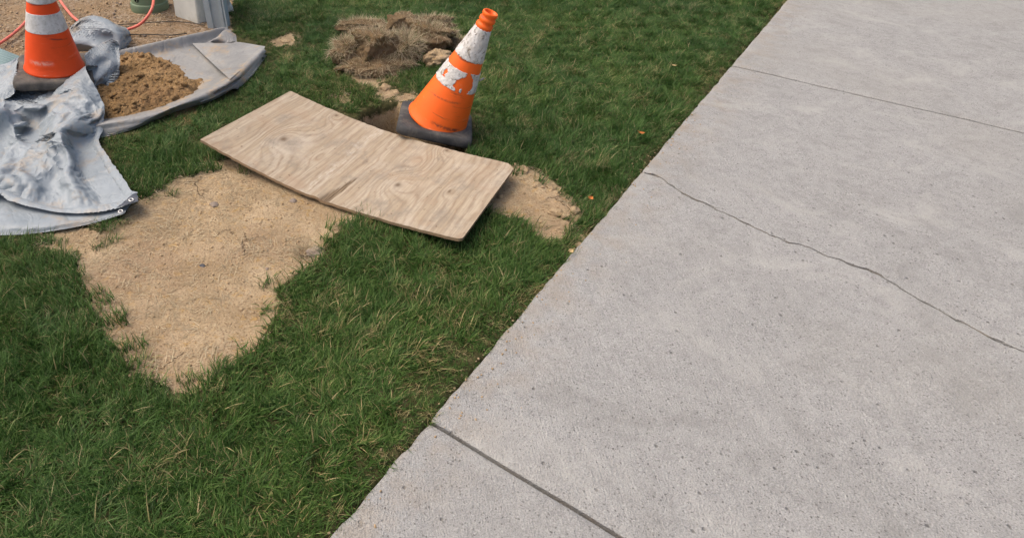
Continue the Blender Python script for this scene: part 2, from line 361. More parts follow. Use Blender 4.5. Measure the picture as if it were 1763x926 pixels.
def walk_ab(x, y):
    return (x - S0[0]) * SD[0] + (y - S0[1]) * SD[1], (x - S0[0]) * SN[0] + (y - S0[1]) * SN[1]
def zones(x, y):
    wob = 0.022 * fbm(x * 9, y * 9, 3, 4) + 0.012 * fbm(x * 40, y * 40, 5, 2)
    sd_d = poly_sd(x, y, DIRT) + wob; sd_p = poly_sd(x, y, PATCH) + wob * .7 - .012; sd_g = poly_sd(x, y, GRAVEL) + wob * 1.6
    sd_h = poly_sd(x, y, HOLE) + wob * 0.5
    sp = np.full(np.shape(x), 9.0)
    for u, v, r in SPOTS:
        c = G(u, v); sp = np.minimum(sp, np.hypot(x - c[0], (y - c[1]) * 0.75) - r + wob * 2.2)
    return sd_d, sd_p, sd_g, sd_h, sp
def ground_z(x, y, z5=None):
    x = np.asarray(x, float); y = np.asarray(y, float)
    sd_d, sd_p, sd_g, sd_h, sp = z5 if z5 is not None else zones(x, y)
    z = 0.008 * fbm(x * 1.7, y * 1.7, 11, 3)
    bare = np.minimum(np.minimum(sd_d, sd_p), np.minimum(sd_g, sp))
    k = sstep(0.03, -0.06, bare)
    z = z - 0.012 * k + k * (0.007 * fbm(x * 7, y * 7, 21, 4) + 0.0035 * fbm(x * 33, y * 33, 25, 3))
    kp = sstep(0.02, -0.08, sd_p); z = z + kp * (0.010 + 0.014 * fbm(x * 11, y * 11, 31, 5, 0.66) + 0.012 * np.abs(fbm(x * 26, y * 26, 33, 2)))
    kh = sstep(0.015, -0.07, sd_h); z = z - kh * (0.24 + 0.05 * fbm(x * 14, y * 14, 41, 3))
    a, b = walk_ab(x, y); kw = sstep(-0.01, 0.03, b) * sstep(SWALK_W + 0.01, SWALK_W - 0.03, b)
    return z - 0.10 * kw
def gz(x, y): return float(ground_z(np.array([x]), np.array([y]))[0])

# ------------------------------------------------------------------ ground
def axis(lo, hi, step, far_lo, far_hi):
    c = list(np.arange(lo, hi, step)); s, x = step, lo; left = []
    while x > far_lo: s *= 1.35; x -= s; left.append(x)
    s, x = step, c[-1]; right = []
    while x < far_hi: s *= 1.35; x += s; right.append(x)
    return np.array(left[::-1] + c + right)
xs = axis(-2.9, 1.9, 0.0135, -220, 220); ys = axis(0.45, 4.9, 0.0135, -150, 300)
YY, XX = np.meshgrid(ys, xs, indexing='ij')
zz5 = zones(XX, YY); ZZ = ground_z(XX, YY, zz5)
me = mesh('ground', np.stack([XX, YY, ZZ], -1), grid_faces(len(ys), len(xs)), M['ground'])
sd_bare = np.minimum(np.minimum(zz5[0], zz5[1]), np.minimum(zz5[2], zz5[4]))
attr(me, 'bare', 'FLOAT', sstep(0.03, -0.04, np.minimum(sd_bare, zz5[3])))
attr(me, 'gravel', 'FLOAT', sstep(0.05, -0.15, zz5[2]))
attr(me, 'deep', 'FLOAT', sstep(-0.02, -0.05, zz5[3]))  # mask for the painted shade inside the hole
tag(obj('ground', me), 'lawn soil with bare tan clay patches around the dig', kind='structure')

# ------------------------------------------------------------------ sidewalk: slabs parted by joints and by one crack
walk = obj('sidewalk', None, loc=(float(S0[0]), float(S0[1]), 0.0)); tag(walk, 'pale grey concrete sidewalk running past the lawn', kind='structure')
def crack_line(b):
    base = np.interp(b, [-0.02, 0.0, 0.08, 0.15, 0.24, 0.5, 0.8, 1.1, 1.6], [0.955, 0.950, 0.945, 0.895, 0.872, 0.80, 0.79, 0.66, 0.56])
    return base + 0.016 * fbm(b * 13, b * 0 + 3, 51, 5, 0.68)
def slab(a0, a1, gap0, gap1, r0=0.010, r1=0.010, mat=M['concrete']):
    """a0, a1: functions of b; rounded arrises, deep sides"""
    nb = 190; b = np.linspace(0, SWALK_W, nb)
    chips = lambda sd: 0.7 + 3.2 * np.maximum(0, fbm(b * 21, b * 0 + sd, 53, 4, .65) + .02)
    lo = a0(b) + gap0 * (chips(1) if r0 < .005 else 1); hi = a1(b) - gap1 * (chips(9) if r1 < .005 else 1)
    na = int(max(12, (hi - lo).mean() / 0.012)); na = min(na, 260)
    t = np.linspace(0, 1, na); t = np.sort(np.concatenate([t, [0.0015, 0.004, 0.008, 0.992, 0.996, 0.9985]])); na = len(t)
    off = np.array([0.0, 0.003, 0.008])
    A = lo[None, :] + (hi - lo)[None, :] * t[:, None]; B = np.broadcast_to(b, A.shape).copy()
    chip = 0.004 * fbm(A * 13, A * 0, 61, 4, 0.6) + 0.004 * np.maximum(0, vnoise(A * 25, A * 0 + 5, 63) - 0.3)
    B = B + chip * np.exp(-B / 0.03)
    Z = 0.012 + 0.0022 * fbm(A * 5, B * 5, 65, 3)
    ea = np.minimum(A - lo[None], hi[None] - A); eb = np.minimum(b, SWALK_W - b)[None]
    Z = Z - 0.006 * np.exp(-np.maximum(eb, 0) / 0.006) - 0.7 * r0 * np.exp(-np.maximum(A - lo[None], 0) / r0) - 0.7 * r1 * np.exp(-np.maximum(hi[None] - A, 0) / r1)
    P = np.stack([A, B, Z], -1)
    W = P[..., 0:1] * SD + P[..., 1:2] * SN; W[..., 2] = P[..., 2]
    v = W.reshape(-1, 3); faces = grid_faces(na, nb)[:, ::-1]
    ring = np.concatenate([np.arange(nb), np.arange(1, na) * nb + nb - 1, (na - 1) * nb + np.arange(nb - 2, -1, -1), np.arange(na - 2, 0, -1) * nb])
    bot = v[ring].copy(); bot[:, 2] = -0.10
    base = len(v); top = v[ring].copy(); ringt = base + len(ring) + np.arange(len(ring)); v = np.vstack([v, bot, top]); k = np.arange(len(ring)); k2 = (k + 1) % len(ring)
    side = np.stack([ringt[k], base + k, base + k2, ringt[k2]], -1)
    me = mesh('slab', v, np.vstack([faces, side[:, ::-1]]), mat)
    eg = np.concatenate([np.clip(P[..., 1] / 0.22, 0, 1).ravel(), np.zeros(2 * len(ring))]); attr(me, 'edge', 'FLOAT', eg)
    return obj('slab', me, walk)
const = lambda c: (lambda b: np.full_like(b, c))
slab(const(-9.0), const(-3.15), 0, 0.005); slab(const(-3.15), const(-0.62), 0.005, 0.005)
slab(const(-0.62), crack_line, 0.006, 0.0042, .010, .0015); slab(crack_line, const(2.35), 0.0042, 0.006, .0015, .010)
slab(const(2.35), const(4.9), 0.006, 0.005); slab(const(4.9), const(14.0), 0.005, 0)

# ------------------------------------------------------------------ grass
def blades(base, az, length, width, lean, curl, bc, seg=3):
    """N tapered bent blades -> verts, quads(+tip), colour attribute"""
    n = len(base); t = np.linspace(0, 1, seg + 1)
    ang = lean[:, None] + curl[:, None] * t[None, :]
    step = length[:, None] / seg
    hx = np.concatenate([np.zeros((n, 1)), np.cumsum(np.sin((ang[:, 1:] + ang[:, :-1]) / 2) * step, 1)], 1)
    hz = np.concatenate([np.zeros((n, 1)), np.cumsum(np.cos((ang[:, 1:] + ang[:, :-1]) / 2) * step, 1)], 1)
    dx, dy = np.cos(az), np.sin(az)
    cx = base[:, None, 0] + hx * dx[:, None]; cy = base[:, None, 1] + hx * dy[:, None]; cz = base[:, None, 2] + hz
    wd = width[:, None] * np.clip(1.02 - t[None, :] ** 2.2, 0.06, 1) * 0.5
    tw = rng.uniform(-0.7, 0.7, n); px, py = -np.sin(az + tw), np.cos(az + tw)
    L = np.stack([cx - wd * px[:, None], cy - wd * py[:, None], cz], -1); Rr = np.stack([cx + wd * px[:, None], cy + wd * py[:, None], cz], -1)
    v = np.stack([L, Rr], 2).reshape(n, -1, 3); k = 2 * (seg + 1)
    f = []
    for s in range(seg): f.append(np.array([2 * s, 2 * s + 1, 2 * s + 3, 2 * s + 2]))
    f = (np.arange(n)[:, None, None] * k + np.array(f)[None]).reshape(-1, 4)
    return v.reshape(-1, 3), f, np.repeat(bc, k)
def tuft_collection(name, mat, count, nbl, spread, lmin, lmax, wmin, wmax, lean, dryfrac):
    col = bpy.data.collections.new(name)
    for i in range(count):
        r = spread * np.sqrt(rng.random(nbl)); th = rng.random(nbl) * 2 * np.pi
        base = np.stack([r * np.cos(th), r * np.sin(th), np.full(nbl, -0.004)], -1)
        az = rng.random(nbl) * 2 * np.pi
        az = np.where(rng.random(nbl) < 0.5, rng.normal(0, 0.8, nbl), az)
        ln = rng.uniform(lmin, lmax, nbl) * rng.uniform(0.6, 1.1, nbl); wd = rng.uniform(wmin, wmax, nbl)
        bc = np.where(rng.random(nbl) < dryfrac, rng.uniform(0.9, 1.0, nbl), rng.uniform(0, 0.87, nbl))
        v, f, a = blades(base, az, ln, wd, np.abs(rng.normal(lean, 0.35, nbl)), rng.uniform(0.1, 1.5, nbl), bc)
        me = mesh(name, v, f, mat, smooth=False); attr(me, 'bc', 'FLOAT', a)
        o = bpy.data.objects.new(name, me); col.objects.link(o)
    return col
def scatter(name, col, P, rot, sc, vi, tint, label, cat):
    me = bpy.data.meshes.new(name); P = np.asarray(P, np.float32)
    me.vertices.add(len(P)); me.vertices.foreach_set('co', P.ravel())
    attr(me, 'rot', 'FLOAT_VECTOR', rot); attr(me, 'sc', 'FLOAT_VECTOR', sc); attr(me, 'vi', 'INT', vi); attr(me, 'tint', 'FLOAT', tint)
    o = obj(name, me); tag(o, label, cat, kind='stuff')
    g = bpy.data.node_groups.new(name, 'GeometryNodeTree')
    g.interface.new_socket('Geometry', in_out='INPUT', socket_type='NodeSocketGeometry'); g.interface.new_socket('Geometry', in_out='OUTPUT', socket_type='NodeSocketGeometry')
    N, Lk = g.nodes, g.links
    gi = N.new('NodeGroupInput'); go = N.new('NodeGroupOutput'); ci = N.new('GeometryNodeCollectionInfo'); ip = N.new('GeometryNodeInstanceOnPoints')
    ci.inputs['Collection'].default_value = col; ci.inputs['Separate Children'].default_value = True; ci.inputs['Reset Children'].default_value = True
    def na(nm, typ):
        a = N.new('GeometryNodeInputNamedAttribute'); a.data_type = typ; a.inputs['Name'].default_value = nm; return a.outputs['Attribute']
    Lk.new(gi.outputs[0], ip.inputs['Points']); Lk.new(ci.outputs[0], ip.inputs['Instance']); ip.inputs['Pick Instance'].default_value = True
    Lk.new(na('vi', 'INT'), ip.inputs['Instance Index'])
    e2r = N.new('FunctionNodeEulerToRotation'); Lk.new(na('rot', 'FLOAT_VECTOR'), e2r.inputs[0]); Lk.new(e2r.outputs[0], ip.inputs['Rotation'])
    Lk.new(na('sc', 'FLOAT_VECTOR'), ip.inputs['Scale']); Lk.new(ip.outputs[0], go.inputs[0])
    md = o.modifiers.new('scatter', 'NODES'); md.node_group = g
    return o

COVER = [GP([(500, 157), (345, 240), (545, 333), (795, 412), (889, 284), (690, 226)], .02),
         GP([(-300, 110), (120, 60), (200, 100), (172, 165), (178, 190), (173, 240), (205, 300), (241, 352), (214, 370), (110, 393), (0, 402), (-300, 402)], .01),
         GP([(150, 100), (390, 50), (456, 82), (455, 95), (430, 134), (372, 172), (300, 196), (225, 225), (150, 245)], .01)]
COVER.append(GP([(694, 172), (684, 225), (800, 258), (818, 246), (814, 194)], .01))
def turf(x, y):
    """distance to the nearest place without standing grass, and its pieces"""
    z5 = zones(x, y); a, b = walk_ab(x, y)
    bare = np.minimum(np.minimum(z5[0], z5[1]), np.minimum(z5[2], z5[4]))
    wk = np.where((b > 0.003) & (b < SWALK_W - 0.003), -1.0, np.minimum(np.abs(b - 0.003), np.abs(b - SWALK_W + 0.003)))
    cover = np.minimum.reduce([poly_sd(x, y, c) for c in COVER]) - 0.004        # nothing stands up under the sheets
    return np.minimum(np.minimum(np.minimum(bare, z5[3] - 0.012), wk), cover), wk, cover, z5
def sward(x, y, wk, n):
    lush = fbm(x * 3.3 + 5, y * 3.3, 81, 3)
    rim = np.exp(-np.maximum(np.minimum(poly_sd(x, y, DIRT), poly_sd(x, y, PATCH)), 0) / 0.14)   # uncut rank grass round the dig
    sc = 0.76 + 0.22 * lush + rng.normal(0, 0.08, n) + 0.24 * rim - 0.10 * np.exp(-wk / 0.05) - 0.24 * sstep(2.3, 3.6, y)
    return np.clip(sc, 0.42, 1.4)
def dryness(x, y, wk):
    thin = fbm(x * 2.1, y * 2.1, 71, 4); c = G(665, 120)
    dr = np.clip(0.05 + 0.60 * np.maximum(0, thin - 0.12) + 0.40 * np.exp(-np.maximum(wk, 0) / 0.03) * (wk > 0), 0, 0.75)
    return np.maximum(dr, 0.5 * np.exp(-((x - c[0]) ** 2 + (y - c[1]) ** 2) / 0.10))
seen = lambda x, y: np.abs(x - 0.8) < 1.55 + y * 1.15       # where a lens standing here or a step to the side could see it
CELL = 0.12
def turf_patch(mat, nbl, dryfrac, seed):
    """a hand-sized piece of sward: clumps of leaning, long and short, green and dead blades"""
    h = CELL * 0.56; x, y = rng.uniform(-h, h, nbl), rng.uniform(-h, h, nbl)
    az = fbm(x * 9, y * 9, seed, 2) * 6.5 + rng.normal(0, 1.0, nbl); hz = 1 + 0.35 * fbm(x * 22, y * 22, seed + 1, 2)
    ln = rng.uniform(0.026, 0.070, nbl) * hz * rng.uniform(.7, 1.15, nbl); wd = np.where(rng.random(nbl) < .12, rng.uniform(.0030, .0046, nbl), rng.uniform(.0012, .0027, nbl))
    dp = dryfrac * np.clip(1 + 2.5 * fbm(x * 18, y * 18, seed + 2, 2), 0.1, 3)
    bc = np.where(rng.random(nbl) < dp, rng.uniform(0.9, 1.0, nbl), np.clip(rng.beta(1.6, 1.5, nbl) * .87 + .25 * fbm(x * 14, y * 14, seed + 3, 2), 0, .87))
    v, f, a = blades(np.stack([x, y, np.full(nbl, -.004)], -1), az, ln, wd, np.abs(rng.normal(.42, .36, nbl)), rng.uniform(.1, 1.5, nbl), bc)
    me = mesh('turf_patch', v, f, mat, smooth=False); attr(me, 'bc', 'FLOAT', a); return bpy.data.objects.new('turf_patch', me)
turf_col = bpy.data.collections.new('turf')
for q in range(10): turf_col.objects.link(turf_patch(M['grass'], 1150, 0.065, 900 + 7 * q))
for q in range(4): turf_col.objects.link(turf_patch(M['grass'], 1000, 0.20, 1000 + 7 * q))
for src in (tuft_collection('turf_tuft', M['grass'], 7, 42, 0.029, 0.034, 0.070, 0.0017, 0.0036, 0.38, 0.085), tuft_collection('turf_tuft_worn', M['grass'], 3, 36, 0.029, 0.030, 0.06, 0.0014, 0.0026, 0.60, 0.55)):
    for o_ in src.objects: turf_col.objects.link(o_)
# Collection Info hands the pieces over in name order
order = sorted(o_.name for o_ in turf_col.objects); n_patch = [i for i, nm in enumerate(order) if nm.startswith('turf_patch')]; n_tuft = [i for i, nm in enumerate(order) if nm.startswith('turf_tuft') and 'worn' not in nm]; n_worn = [i for i, nm in enumerate(order) if 'worn' in nm]
cx_, cyy = np.meshgrid(np.arange(-3.6, 6.4, CELL), np.arange(0.35, 6.6, CELL)); cx_, cyy = cx_.ravel() + CELL / 2, cyy.ravel() + CELL / 2
cfree, cwk, _, _ = turf(cx_, cyy); big = (cfree > 0.105); isbig = {(round(a / CELL * 2), round(b / CELL * 2)) for a, b in zip(cx_[big], cyy[big])}
bx, by, bw = cx_[big & seen(cx_, cyy)], cyy[big & seen(cx_, cyy)], cwk[big & seen(cx_, cyy)]; nb_ = len(bx)
bdry = rng.random(nb_) < dryness(bx, by, bw) * 1.6
bvi = np.where(bdry, rng.choice(n_patch[10:], nb_), rng.choice(n_patch[:10], nb_))
brot = np.stack([np.zeros(nb_), np.zeros(nb_), rng.integers(0, 4, nb_) * math.pi / 2 + rng.normal(0, .12, nb_)], -1)
bsc = sward(bx, by, bw, nb_); bsc3 = np.stack([np.full(nb_, 1.04), np.full(nb_, 1.04), bsc * 1.06], -1)
GS = 0.028
gx, gy = np.meshgrid(np.arange(-3.6, 6.4, GS), np.arange(0.35, 6.6, GS))
gx = (gx + rng.uniform(-.5, .5, gx.shape) * GS).ravel(); gy = (gy + rng.uniform(-.5, .5, gy.shape) * GS).ravel()
ci = np.round((np.floor((gx + 3.6) / CELL) * CELL - 3.6 + CELL / 2) / CELL * 2).astype(int); cj = np.round((np.floor((gy - .35) / CELL) * CELL + .35 + CELL / 2) / CELL * 2).astype(int)
small = np.array([(a, b) not in isbig for a, b in zip(ci, cj)]) & seen(gx, gy); gx, gy = gx[small], gy[small]
free, wk, cover, z5 = turf(gx, gy)
pk = np.clip(0.55 + free / 0.06, 0, 1) * (free > 0)
stray = (free <= 0) & (free > -0.06) & (cover > 0) & (wk > 0) & (z5[3] > 0.02) & (rng.random(len(gx)) < 0.10)
keep = (rng.random(len(gx)) < pk) | stray
gx, gy, wk = gx[keep], gy[keep], wk[keep]; n = len(gx)
rot = np.stack([np.zeros(n), np.clip(rng.normal(0.22, 0.16, n), 0, 0.7), fbm(gx * 2.6, gy * 2.6, 91, 3) * 5.0 + rng.normal(0, 0.55, n)], -1)
vi = np.where(rng.random(n) < dryness(gx, gy, wk), rng.choice(n_worn, n), rng.choice(n_tuft, n))
sc = sward(gx, gy, wk, n)
ax_, ay_ = np.concatenate([bx, gx]), np.concatenate([by, gy]); na_ = len(ax_)
tint = np.clip(0.5 + 0.5 * fbm(ax_ * 1.3, ay_ * 1.3, 95, 3) + rng.normal(0, 0.10, na_), 0, 1)
scatter('grass', turf_col, np.stack([ax_, ay_, ground_z(ax_, ay_)], -1), np.vstack([brot, rot]), np.vstack([bsc3, np.repeat(sc[:, None], 3, 1)]), np.concatenate([bvi, vi]), tint, 'dense green lawn grass with dry blades mixed in', 'grass')

# dead straw lying on the turf and on the bare clay
straw_col = bpy.data.collections.new('straw_bits')
for i in range(5):
    nb = 5; base = np.stack([rng.uniform(-.02, .02, nb), rng.uniform(-.02, .02, nb), np.full(nb, .002)], -1)
    v, f, a = blades(base, rng.random(nb) * 6.28, rng.uniform(.014, .06, nb), rng.uniform(.0011, .0022, nb), rng.uniform(1.45, 1.56, nb), rng.uniform(-.06, .08, nb), rng.uniform(0.1, 0.95, nb))
    me = mesh('straw_bits', v, f, M['straw'], smooth=False); attr(me, 'bc', 'FLOAT', a); straw_col.objects.link(bpy.data.objects.new('straw_bits', me))
N0 = 60000
sx, sy = rng.uniform(-2.6, 1.6, N0), rng.uniform(0.6, 4.6, N0)
s5 = zones(sx, sy); sb = np.minimum(np.minimum(s5[0], s5[1]), np.minimum(s5[2], s5[4])); a_, b_ = walk_ab(sx, sy)
clump = fbm(sx * 4, sy * 4, 101, 3)
kp = ((sb < 0.02) & (s5[3] > 0.02) & (b_ < -0.02) & (rng.random(N0) < np.clip(0.30 + 0.9 * clump, 0.04, 1) * np.where(s5[2] < 0.05, 0.25, 0.8)))
sx, sy = sx[kp], sy[kp]; m = len(sx)
scatter('straw_litter', straw_col, np.stack([sx, sy, ground_z(sx, sy) + 0.001], -1), np.stack([rng.normal(0, .06, m), rng.normal(0, .06, m), rng.random(m) * 6.28], -1), np.repeat(rng.uniform(.5, 1.1, m)[:, None], 3, 1), rng.integers(0, 5, m), rng.random(m), 'bits of dead straw scattered over the bare clay', 'straw')

# crumbs of clay and gravel on the bare ground
def lump(r=1.0, sub=2, amp=0.35, seed=0, flat=1.0):
    import bmesh
    bm = bmesh.new(); bmesh.ops.create_icosphere(bm, subdivisions=sub, radius=1.0)
    rs = np.random.default_rng(seed); dirs = rs.normal(size=(9, 3)); dirs /= np.linalg.norm(dirs, axis=1)[:, None]; offs = rs.uniform(0.62, 0.95, 9)
    v = np.array([w.co[:] for w in bm.verts]); f = np.array([[q.index for q in p.verts] for p in bm.faces]); bm.free()
    for dd, of in zip(dirs, offs):                         # chop facets
        h = v @ dd; v = v - np.maximum(0, h - of)[:, None] * dd
    v = v * (1 + amp * (vnoise(v[:, 0] * 2.3 + seed, v[:, 1] * 2.3 + v[:, 2] * 1.7, seed) + 0.5 * vnoise(v[:, 0] * 6 + seed, v[:, 1] * 6 - v[:, 2] * 5, seed + 5)))[:, None]
    return v * np.array([r, r, r * flat]), f
crumb_col = bpy.data.collections.new('crumbs')
for i in range(5):
    v, f = lump(1, 1 if i < 3 else 2, 0.3, 200 + i, 0.7); me = mesh('crumb', v, f, M['crumb'] if i < 4 else M['stone'], smooth=False); crumb_col.objects.link(bpy.data.objects.new('crumb', me))
N0 = 42000
sx, sy = rng.uniform(-2.8, 1.6, N0), rng.uniform(0.6, 4.8, N0)
s5 = zones(sx, sy); sb = np.minimum(np.minimum(s5[0], s5[1]), np.minimum(s5[2], s5[4])); a_, b_ = walk_ab(sx, sy)
clump = fbm(sx * 5, sy * 5, 111, 3)
kp = ((sb < 0.03) | ((b_ > -0.06) & (b_ < 0.01))) & (s5[3] > -0.03) & (b_ < 0.02) & (rng.random(N0) < np.clip(0.45 + 0.9 * clump, 0.05, 1))
kp |= (b_ > 0) & (b_ < 0.25) & (rng.random(N0) < 0.4 * np.exp(-b_ / 0.05))
sx, sy, s5g, s5p, b_ = sx[kp], sy[kp], s5[2][kp], s5[1][kp], b_[kp]; m = len(sx)
size = rng.lognormal(math.log(0.0028), 0.55, m) * np.where(s5p < 0.02, 1.5, 1.0) * np.where(s5g < 0, 1.6, 1.0); size = np.clip(size, 0.001, 0.016)
size = np.where(b_ > 0, np.minimum(size, 0.0042), size); size = np.where((s5p > .03) & (s5g > .03), np.minimum(size, .0055), size)
cz = np.where(b_ > 0.004, 0.0125, ground_z(sx, sy) + size * 0.2)
pick = np.where(s5g < 0, rng.integers(0, 5, m), rng.integers(0, 4, m))
scatter('soil_crumbs', crumb_col, np.stack([sx, sy, cz], -1), rng.random((m, 3)) * 6.28, np.repeat(size[:, None], 3, 1), pick, rng.random(m), 'small clay crumbs and gravel strewn on the bare ground', 'soil crumbs')
#@@PART2
cy_ = scene.cycles
cy_.max_bounces = 3; cy_.diffuse_bounces = 2; cy_.glossy_bounces = 2; cy_.transmission_bounces = 2; cy_.transparent_max_bounces = 4
cy_.use_adaptive_sampling = True; cy_.adaptive_threshold = 0.02

# ------------------------------------------------------------------ plywood sheet
A_, B_, C_, D_ = [G(*q) for q in ((500, 157, .085), (345, 240, .085), (795, 412, .070), (889, 284, .070))]
EU = (D_ - A_) / np.linalg.norm(D_ - A_); EV = (B_ - A_) / np.linalg.norm(B_ - A_)
LU = 0.5 * (np.linalg.norm(D_ - A_) + np.linalg.norm(C_ - B_)); LV = 0.5 * (np.linalg.norm(B_ - A_) + np.linalg.norm(C_ - D_))
def ply_uv(px, py):
    p = G(px, py, .03); q = p - A_; return float(q[:2] @ EU[:2]), float(q[:2] @ EV[:2])
def mat_ply():
    k = NM('plywood', 0.78, 0.2); uv = k.attr('wuv', 'Vector'); sx = k.n('ShaderNodeSeparateXYZ'); k.put(sx.inputs[0], uv)
    u, v = sx.outputs[0], sx.outputs[1]
    def sv(a, b, off=0):
        cb = k.n('ShaderNodeCombineXYZ'); k.put(cb.inputs[0], k.math('MULTIPLY', u, a)); k.put(cb.inputs[1], k.math('MULTIPLY', v, b)); cb.inputs[2].default_value = off; return cb.outputs[0]
    fld = k.math('ADD', k.math('MULTIPLY', u, 30.0), k.math('MULTIPLY', k.noise(sv(3.0, 2.4), 1.0, 2, 0.45), 3.6))
    fld = k.math('ADD', fld, k.math('MULTIPLY', k.noise(sv(16, 6, 3), 1.0, 3, 0.55), 1.5))
    knots = [(490, 248, .07, .10, 4.2), (580, 208, .04, .055, 2.6), (682, 323, .07, .09, 4.2), (773, 270, .045, .06, 3.0), (770, 343, .022, .05, 1.6), (548, 272, .02, .05, 1.4), (720, 290, .05, .10, -2.2), (430, 250, .06, .12, -1.8)]
    kd = None
    for px, py, ru, rv, am in knots:
        ku, kv = ply_uv(px, py)
        e = k.math('ADD', k.math('POWER', k.math('DIVIDE', k.math('SUBTRACT', u, ku), ru), 2.0), k.math('POWER', k.math('DIVIDE', k.math('SUBTRACT', v, kv), rv), 2.0))
        g = k.math('EXPONENT', k.math('MULTIPLY', e, -1.0)); fld = k.math('ADD', fld, k.math('MULTIPLY', g, am))
        if am > 1.5:
            c = k.math('EXPONENT', k.math('MULTIPLY', e, -28.0 if ru > .03 else -14.0)); kd = c if kd is None else k.math('MAXIMUM', kd, c)
    s1 = k.math('SINE', k.math('MULTIPLY', fld, 6.2832)); s1 = k.math('ADD', k.math('MULTIPLY', s1, 0.5), 0.5)
    line = k.math('MULTIPLY', k.math('POWER', s1, 2.6), k.ramp(k.noise(sv(40, 9, 43), 1.0, 4, 0.7), [(0.32, 0.35), (0.55, 1.0)])); soft = k.math('SINE', k.math('ADD', k.math('MULTIPLY', fld, 2.1), 0.6))
    fine = k.noise(sv(150, 7, 1), 1.0, 4, 0.6); blot = k.noise(sv(5, 4, 7), 1.0, 5, 0.6)
    c = k.ramp(k.math('ADD', k.math('MULTIPLY', soft, 0.25), 0.5), [(0.2, (0.39, 0.312, 0.218)), (0.8, (0.46, 0.385, 0.288))])
    c = k.mix(k.math('MULTIPLY', line, k.ramp(k.noise(sv(7, 5, 41), 1.0, 3, 0.6), [(0.35, 0.2), (0.62, 0.85)])), c, (0.25, 0.175, 0.115))
    c = k.mix(k.ramp(fine, [(0.35, 0.6), (0.6, 0.0)]), c, (0.25, 0.20, 0.15))
    c = k.mix(k.ramp(blot, [(0.52, 0.0), (0.72, 0.5)]), c, (0.49, 0.435, 0.36))
    c = k.mix(k.ramp(k.noise(sv(4, 6, 19), 1.0, 5, 0.65), [(0.52, 0.0), (0.70, 0.55)]), c, (0.34, 0.235, 0.155))
    c = k.mix(k.ramp(k.noise(sv(9, 7, 23), 1.0, 5, 0.7), [(0.52, 0.0), (0.68, 0.62)]), c, (0.22, 0.19, 0.155))
    c = k.mix(k.ramp(k.noise(sv(60, 50, 29), 1.0, 3, 0.6), [(0.64, 0.0), (0.71, 0.7)]), c, (0.16, 0.11, 0.07))
    # pale bruised line where the sheet has bent
    bl = k.math('EXPONENT', k.math('MULTIPLY', k.math('POWER', k.math('DIVIDE', k.math('SUBTRACT', k.math('ADD', u, k.math('MULTIPLY', k.noise(sv(8, 9, 31), 1, 3), 0.09)), 0.56), 0.022), 2.0), -1.0))
    c = k.mix(k.math('MULTIPLY', bl, k.ramp(k.noise(sv(60, 24, 33), 1.0, 4, 0.7), [(0.42, 0.0), (0.66, 0.5)])), c, (0.60, 0.55, 0.47))
    c = k.mix(k.math('MULTIPLY', kd, 0.9), c, (0.12, 0.08, 0.05))
    torn = k.attr('torn'); c = k.mix(torn, c, k.ramp(fine, [(0.38, (0.075, 0.05, 0.03)), (0.65, (0.27, 0.20, 0.13))]))
    k.col(c)
    h = k.math('ADD', k.math('MULTIPLY', fine, 0.6), k.math('MULTIPLY', line, -0.5)); k.nor(k.bump(h, 0.35, 0.003)); return k.m
def mat_ply_edge():
    k = NM('plywood_edge', 0.85, 0.15); v = k.attr('wuv', 'Vector'); sx = k.n('ShaderNodeSeparateXYZ'); k.put(sx.inputs[0], v)
    st = k.math('SINE', k.math('MULTIPLY', sx.outputs[2], 2 * math.pi * 5))
    c = k.mix(k.ramp(st, [(0.3, 0.0), (0.7, 1.0)]), (0.30, 0.20, 0.12), (0.50, 0.37, 0.23)); c = k.mix(k.ramp(k.noise(v, 30, 4, 0.6), [(0.4, 0.0), (0.7, 0.6)]), c, (0.17, 0.12, 0.08)); k.col(c)
    return k.m
